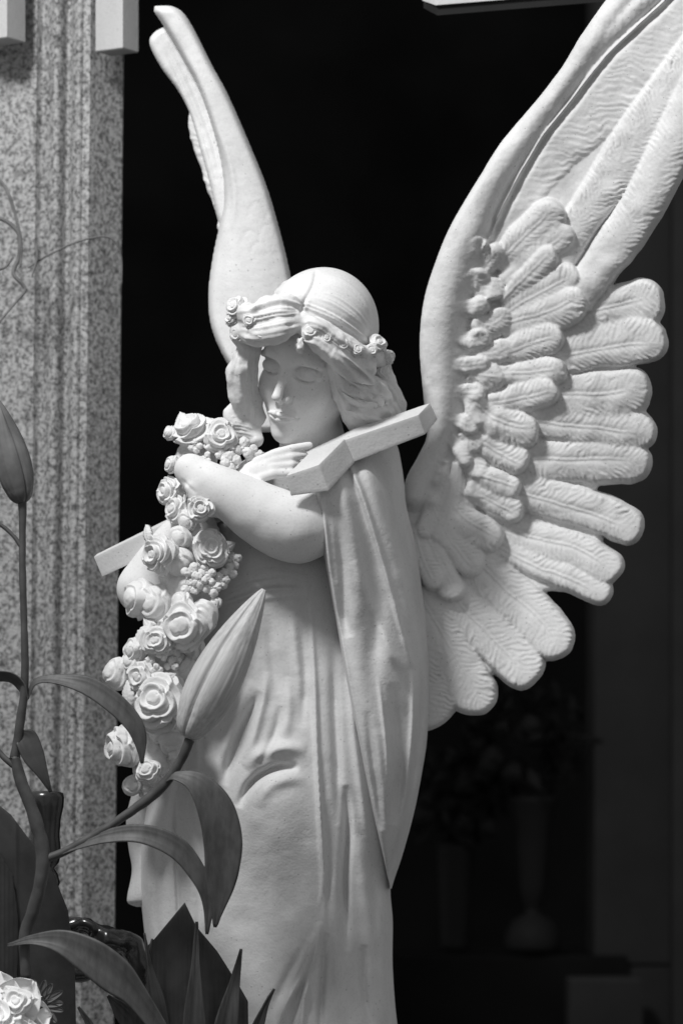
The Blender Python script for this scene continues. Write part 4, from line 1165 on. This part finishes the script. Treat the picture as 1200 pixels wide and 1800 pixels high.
def bud(base, tip, R, bend=0.0, seed=0):
    """lily bud: long body of three outer and three inner petals with grooves, split beak"""
    a = C(*base); b = C(*tip); ax = b - a; L = np.linalg.norm(ax); u, v, w = basis(ax); n, m = 90, 96; V = []
    for i in range(n):
        t = i / (n - 1)
        r = R * (max(0, math.sin(math.pi * (0.004 + 0.982 * t) ** 0.66)) ** 0.78 + 0.10 * max(0, 1 - t * 8) + 0.025 * t)
        c = a + ax * t + u * bend * math.sin(math.pi * t)
        for j in range(m):
            p = 6.283 * j / m
            k = abs(math.sin(1.5 * p + .5 + .25 * t)); k2 = abs(math.cos(1.5 * p + .5 + .25 * t))
            rr = r * (0.93 + 0.10 * k ** .6 - 0.13 * math.exp(-(k / .10) ** 2) - 0.03 * math.exp(-(k2 / .07) ** 2) * (t > .08)) + 0.15 * math.sin(p * 22 + 3 * math.sin(t * 4)) * min(1, r / 10) + 0.5 * math.sin(p * 9 + 1.2) * min(1, r / 10)
            V.append(c + rr * (math.cos(p) * u + math.sin(p) * v))
    idx = np.arange(n * m).reshape(n, m)
    F = [list(f) for f in np.stack([idx[:-1], np.roll(idx[:-1], -1, 1), np.roll(idx[1:], -1, 1), idx[1:]], -1).reshape(-1, 4)]
    F.append(list(idx[0])[::-1]); F.append(list(idx[-1]))
    return np.array(V), F

lily = empty('lily_stalk', C(45, 1790, -330), 'lily stalk rising at the left with closed buds, forked stems and arching leaves', 'lily')
def st(pts, rad, n=60): 
    V, F = tube(CP(pts), rad, n, 14, 0.12, 3); return link('stem', V, F, 'stem_green', lily)
st([(46, 1720, -330), (44, 1650, -330), (62, 1590, -332), (76, 1520, -334), (66, 1450, -334), (40, 1380, -332), (26, 1330, -330)], [9, 10, 11, 12, 11, 10, 9])
st([(26, 1335, -330), (36, 1270, -330), (44, 1200, -330), (43, 1100, -328), (40, 1000, -325), (40, 940, -322), (40, 880, -320)], [9, 7.5, 7, 6, 6, 6, 7.5])
st([(76, 1512, -334), (120, 1494, -338), (190, 1454, -345), (240, 1420, -350), (283, 1384, -356), (316, 1340, -362), (334, 1300, -366)], [7, 7, 7, 8, 9, 8, 9])
st([(42, 968, -325), (26, 944, -322), (0, 922, -318), (-30, 915, -315)], [4, 3.5, 3.5, 3])
st([(24, 1345, -330), (6, 1330, -328), (-20, 1300, -322)], [6, 5, 5])
V, F = bud((329, 1296, -366), (464, 1036, -372), 43, 8); link('bud', V, F, 'bud_skin', lily, label='pale striped bud leaning right in front of the skirt')
V, F = bud((40, 884, -320), (-6, 700, -318), 30, 3); link('bud', V, F, 'bud_dark', lily, label='darker upright bud cut by the left edge')
def leaf(cl, wid, tw, mat='leaf_green', fold=.15, ribs=.35, **k):
    V, F = ribbon(cl, wid, fold, tw, n=70, ribs=ribs, **k); link('leaf', V, F, mat, lily)
leaf([(50, 1228, -332), (62, 1200, -336), (95, 1194, -342), (150, 1204, -350), (196, 1232, -356), (232, 1268, -358), (246, 1300, -356), (250, 1342, -352)], [3, 7, 9, 17, 18, 16, 12, 1], [60, 50, 40, 20, 10, 5, 10, 20])
leaf([(48, 1230, -332), (38, 1206, -334), (18, 1190, -338), (-20, 1188, -345)], [3, 9, 10, 10], [30, 30, 35, 30], 'leaf_green')
leaf([(36, 1290, -330), (46, 1298, -334), (60, 1330, -340), (76, 1362, -340), (90, 1392, -336)], [2, 20, 19, 9, 1], [0, 10, 15, 10, 0], 'leaf_dark')
leaf([(286, 1376, -356), (308, 1364, -372), (346, 1376, -384), (378, 1420, -388), (392, 1480, -384), (388, 1550, -376), (378, 1630, -366)], [3, 9, 20, 31, 33, 27, 1], [60, 45, 20, 5, 0, 0, 10])
leaf([(84, 1512, -334), (130, 1490, -344), (190, 1470, -356), (250, 1466, -366), (310, 1490, -370), (348, 1536, -368), (366, 1580, -364), (364, 1642, -358)], [2, 6, 13, 17, 19, 15, 12, 1], [50, 40, 30, 20, 10, 5, 5, 10])
leaf([(14, 1662, -340), (60, 1652, -350), (110, 1656, -362), (160, 1682, -372), (204, 1716, -374), (240, 1752, -368), (284, 1815, -355), (320, 1880, -340)], [2, 9, 21, 31, 32, 20, 14, 8], [35, 25, 10, 0, 0, 5, 15, 20])

# broad cut leaves and grass blades at the bottom
bl = empty('leaf_arrangement', C(330, 1980, -260), 'dark broad cut leaf with narrow pointed blades at the bottom before the skirt', 'foliage')
def slab(poly, d0, d1, curve=14, th=2.2, mat='leaf_dark', name='broad_leaf', parent=None, ribs=0.0):
    """broad leaf: outline in the picture plane, bent in depth"""
    px = np.array(poly, float); x0, x1 = px[:, 0].min(), px[:, 0].max(); y0, y1 = px[:, 1].min(), px[:, 1].max(); cx = (x0 + x1) / 2
    def fn(x, y, only_e):
        e = poly_inside(x, y, px)
        if only_e: return e
        f = (y - y0) / (y1 - y0); d = d0 + (d1 - d0) * f + curve * ((x - cx) / (x1 - x0) * 2) ** 2 + 0.8 * np.cos((x - cx) * .8) * ribs - 3 * np.exp(-((x - cx) / 4) ** 2)
        return e, d, th + 0 * x
    V, F = relief(fn, x0 - 4, x1 + 4, y0 - 4, y1 + 4, 2.6)
    return link(name, V, F, mat, parent)
slab([(256, 1666), (272, 1650), (325, 1586), (345, 1628), (382, 1672), (422, 1735), (436, 1760), (438, 1900), (300, 1900), (262, 1900)], -300, -270, 26, parent=bl, ribs=.8)
def blade(cl, wid, tw, mat='leaf_blade', fold=.3, par=bl):
    V, F = ribbon(cl, wid, fold, tw, n=50, ribs=.5); link('blade', V, F, mat, par)
blade([(346, 1620, -320), (344, 1700, -322), (342, 1800, -318), (352, 1920, -300)], [1, 7, 20, 26], [10, 0, 0, 0])
blade([(424, 1668, -310), (412, 1730, -316), (398, 1800, -318), (380, 1920, -300)], [.6, 9, 20, 28], [0, 0, 0, 0])
blade([(482, 1738, -300), (466, 1770, -302), (446, 1830, -300), (430, 1920, -290)], [.6, 4, 14, 18], [20, 10, 0, 0], 'leaf_dark')
blade([(254, 1640, -320), (264, 1700, -322), (280, 1770, -322), (296, 1900, -300)], [.8, 4, 12, 14], [50, 30, 10, 0], 'leaf_dark')
blade([(268, 1650, -305), (264, 1680, -305), (266, 1760, -305), (280, 1900, -295)], [.5, 2, 6, 10], [30, 0, 0, 0], 'leaf_dark')
blade([(190, 1750, -330), (214, 1776, -332), (240, 1810, -330), (280, 1900, -310)], [1, 15, 22, 30], [0, 0, 0, 0])
blade([(138, 1770, -330), (158, 1800, -332), (190, 1850, -330)], [.6, 5, 9], [0, 0, 0])
# big dark leaves behind the stalk
bk = empty('dark_foliage', C(40, 1990, -220), 'big dark overlapping leaves standing behind the lily stalk in the lower left corner', 'foliage')
slab([(-80, 1380), (-20, 1400), (20, 1432), (48, 1470), (84, 1510), (120, 1600), (132, 1690), (136, 1900), (-80, 1900)], -220, -200, 30, parent=bk)
slab([(-60, 1500), (0, 1500), (24, 1540), (34, 1620), (30, 1800), (-60, 1800)], -240, -232, 20, parent=bk, ribs=1)
# white double flower
fl = empty('white_flower', C(20, 1880, -340), 'white ruffled double flower cut off by the bottom left corner', 'flower')
r_ = np.random.RandomState(5)
def petal(c, L, wdt, ang, tilt, cup, seed, mat, root, name='petal', th=1.5, ruff=1.0):
    n, m = 26, 21; V = []; ca, sa = math.cos(ang), math.sin(ang)
    dr = np.array([ca, -math.sin(tilt), sa * math.cos(tilt)]); dr /= np.linalg.norm(dr); tn = np.cross([0, -1., 0], dr); tn /= np.linalg.norm(tn); nn = np.cross(dr, tn)
    for i in range(n):
        t = i / (n - 1); w = wdt * math.sin(math.pi * (0.12 + 0.80 * t)) ** .7 * (1 if t < .9 else math.sqrt(max(0.05, 1 - ((t - .9) / .1) ** 2 * .8)))
        for j in range(m):
            s = -1 + 2 * j / (m - 1)
            z = cup * ((s * s) * .5 - t * t) + ruff * 2.5 * t * math.sin(s * 5 + seed) + ruff * .9 * t * math.sin(s * 11 + seed * 2)
            V.append(c + dr * L * t + tn * s * w + nn * z)
    V = np.array(V); top = len(V); V = np.vstack([V, V + nn * -th]); F = []
    for i in range(n - 1):
        for j in range(m - 1):
            q = [i * m + j, (i + 1) * m + j, (i + 1) * m + j + 1, i * m + j + 1]; F.append(q); F.append([k + top for k in q[::-1]])
    rim = [j for j in range(m)] + [i * m + m - 1 for i in range(1, n)] + [(n - 1) * m + j for j in range(m - 2, -1, -1)] + [i * m for i in range(n - 2, 0, -1)]
    for i in range(len(rim)): F.append([rim[i], rim[(i + 1) % len(rim)], rim[(i + 1) % len(rim)] + top, rim[i] + top])
    link(name, V, F, mat, root)
c = C(0, 1800, -350)
for k in range(9): petal(c, 84 + 6 * r_.rand(), 42, 0.2 + k * .7, .25, 22, k, 'petal_white', fl)
for i, (a_, b_, R_, t_) in enumerate([(-6, 0, 50, 4), (30, -38, 24, 2), (-20, -48, 26, 2), (42, 10, 22, 2), (24, 40, 26, 3)]):
    V, F = rose(c + np.array([a_, -16 - 6 * (i > 0), -b_]), R_, (.15 * i - .2, -1, .5 - .1 * i), t_, .24, 70 + i, .8, .8, 90, 150); link('petal_whorl', V, F, 'petal_white', fl)
# dark daisy
da = empty('dark_daisy', C(66, 1780, -300), 'small dark daisy head beside the white flower', 'flower')
c = C(70, 1764, -345)
for k in range(15): petal(c + [0, 3, 0], 38 + 8 * r_.rand(), 7, 6.283 * k / 15 + .2 * r_.rand(), .2, 4, k, 'petal_dark', da, ruff=.3)
V, F = blob(c + np.array([0, -4, 0]), (13, 7, 13), None, .2, 3); link('flower_centre', V, F, 'dark_varnish', da)

# ------------------------------------------------------------------ dark turned post and scrolled ornament by the pillar
V, F = lathe([(2, 1391), (22, 1390), (31, 1394), (33, 1402), (32, 1418), (27, 1440), (25, 1470), (28, 1500), (24, 1516), (15, 1526), (22, 1536), (26, 1552), (18, 1568), (14, 1580), (24, 1592), (26, 1604), (16, 1616), (14, 1660), (14, 2000), (2, 2000)], (80, -60))
topthing('turned_post', V, F, 'dark_varnish', 'dark glossy turned post with a flared top in front of the granite pillar', 'post')
parts = [tube(CP([(96, 1640, -70), (130, 1628, -80), (160, 1632, -90), (190, 1650, -95), (226, 1660, -95), (244, 1690, -95), (240, 1740, -90), (222, 1762, -85)]), [14, 18, 14, 22, 20, 20, 18, 12], 50, 20, .25, 4),
         tube(CP([(100, 1690, -60), (130, 1712, -70), (160, 1706, -75), (180, 1690, -80)]), [12, 16, 13, 8], 30, 16, .25, 5),
         tube(CP([(120, 1632, -90), (150, 1622, -100), (168, 1636, -104), (160, 1654, -100)]), [7, 9, 8, 5], 24, 12, .2, 6)]
V, F = join(parts); topthing('scroll_ornament', V, F, 'dark_varnish', 'dark glossy cast scroll running right from the foot of the turned post', 'ornament')

# dry tendrils trailing over the pillar
def tend(pts, rad, n=60): return tube(CP(pts), rad, n, 10, .15, 2)
V, F = join([tend([(-20, 380, 330), (10, 388, 332), (34, 412, 330), (34, 450, 330), (24, 480, 328), (40, 500, 330), (44, 512, 330), (24, 536, 328), (-20, 590, 320)], [4, 4, 4.5, 4, 4, 3.5, 3, 2.5, 2]),
             tend([(-20, 300, 340), (10, 330, 338), (28, 380, 336), (38, 430, 330), (36, 470, 328)], [2, 3, 3, 3, 2]),
             tend([(-20, 476, 330), (8, 470, 330), (24, 452, 330)], [3, 3, 2]), tend([(60, 420, 330), (66, 450, 328), (56, 488, 326)], [2, 3, 1]),
             tend([(50, 470, 334), (90, 446, 336), (140, 424, 336), (186, 416, 338), (206, 430, 345), (214, 456, 350), (214, 500, 355)], [2, 2, 2, 1.8, 1.6, 1.5, 1])])
topthing('dry_vine', V, F, 'tendril', 'thin curling dry vine tendrils trailing across the granite pillar', 'vine')
AMB = 0.33; LD = np.array([0.38, 0.53, -0.76]); LR = 1.5; LSZ = 0.26; LP = 25.5
# ------------------------------------------------------------------ camera, light
cam = bpy.data.cameras.new('camera'); co = bpy.data.objects.new('camera', cam); COL.objects.link(co)
co.location = (0, -D * S, EYE); co.rotation_euler = (math.radians(90), 0, 0)
cam.sensor_fit = 'VERTICAL'; cam.sensor_height = 36; cam.lens = 36 * D / 1800.0
cam.shift_y = (HZ - 900) / 1800.0
cam.clip_start = 0.1; cam.clip_end = 200
cam.dof.use_dof = True; cam.dof.focus_distance = D * S - 0.09; cam.dof.aperture_fstop = 6.3
scene.camera = co
w = bpy.data.worlds.new('World'); scene.world = w; w.use_nodes = True
bg = w.node_tree.nodes['Background']; bg.inputs['Color'].default_value = (1, 1, 1, 1); bg.inputs['Strength'].default_value = AMB
def area(name, loc, target, size, power):
    l = bpy.data.lights.new(name, 'AREA'); l.shape = 'DISK'; l.size = size; l.energy = power
    o = bpy.data.objects.new(name, l); COL.objects.link(o); o.location = loc
    v = np.array(target) - np.array(loc)
    import mathutils
    o.rotation_euler = mathutils.Vector(v).to_track_quat('-Z', 'Y').to_euler()
    return o
hx = W(C(500, 750, -60))
area('lamp', (hx[0] - LD[0] * LR, hx[1] - LD[1] * LR, hx[2] - LD[2] * LR), hx, LSZ, LP)
scene.render.engine = 'CYCLES'
scene.view_settings.view_transform = 'Standard'; scene.view_settings.look = 'None'
scene.view_settings.gamma = 1; scene.view_settings.exposure = 0
scene.view_settings.use_curve_mapping = False
scene.cycles.max_bounces = 6
scene.cycles.diffuse_bounces = 4
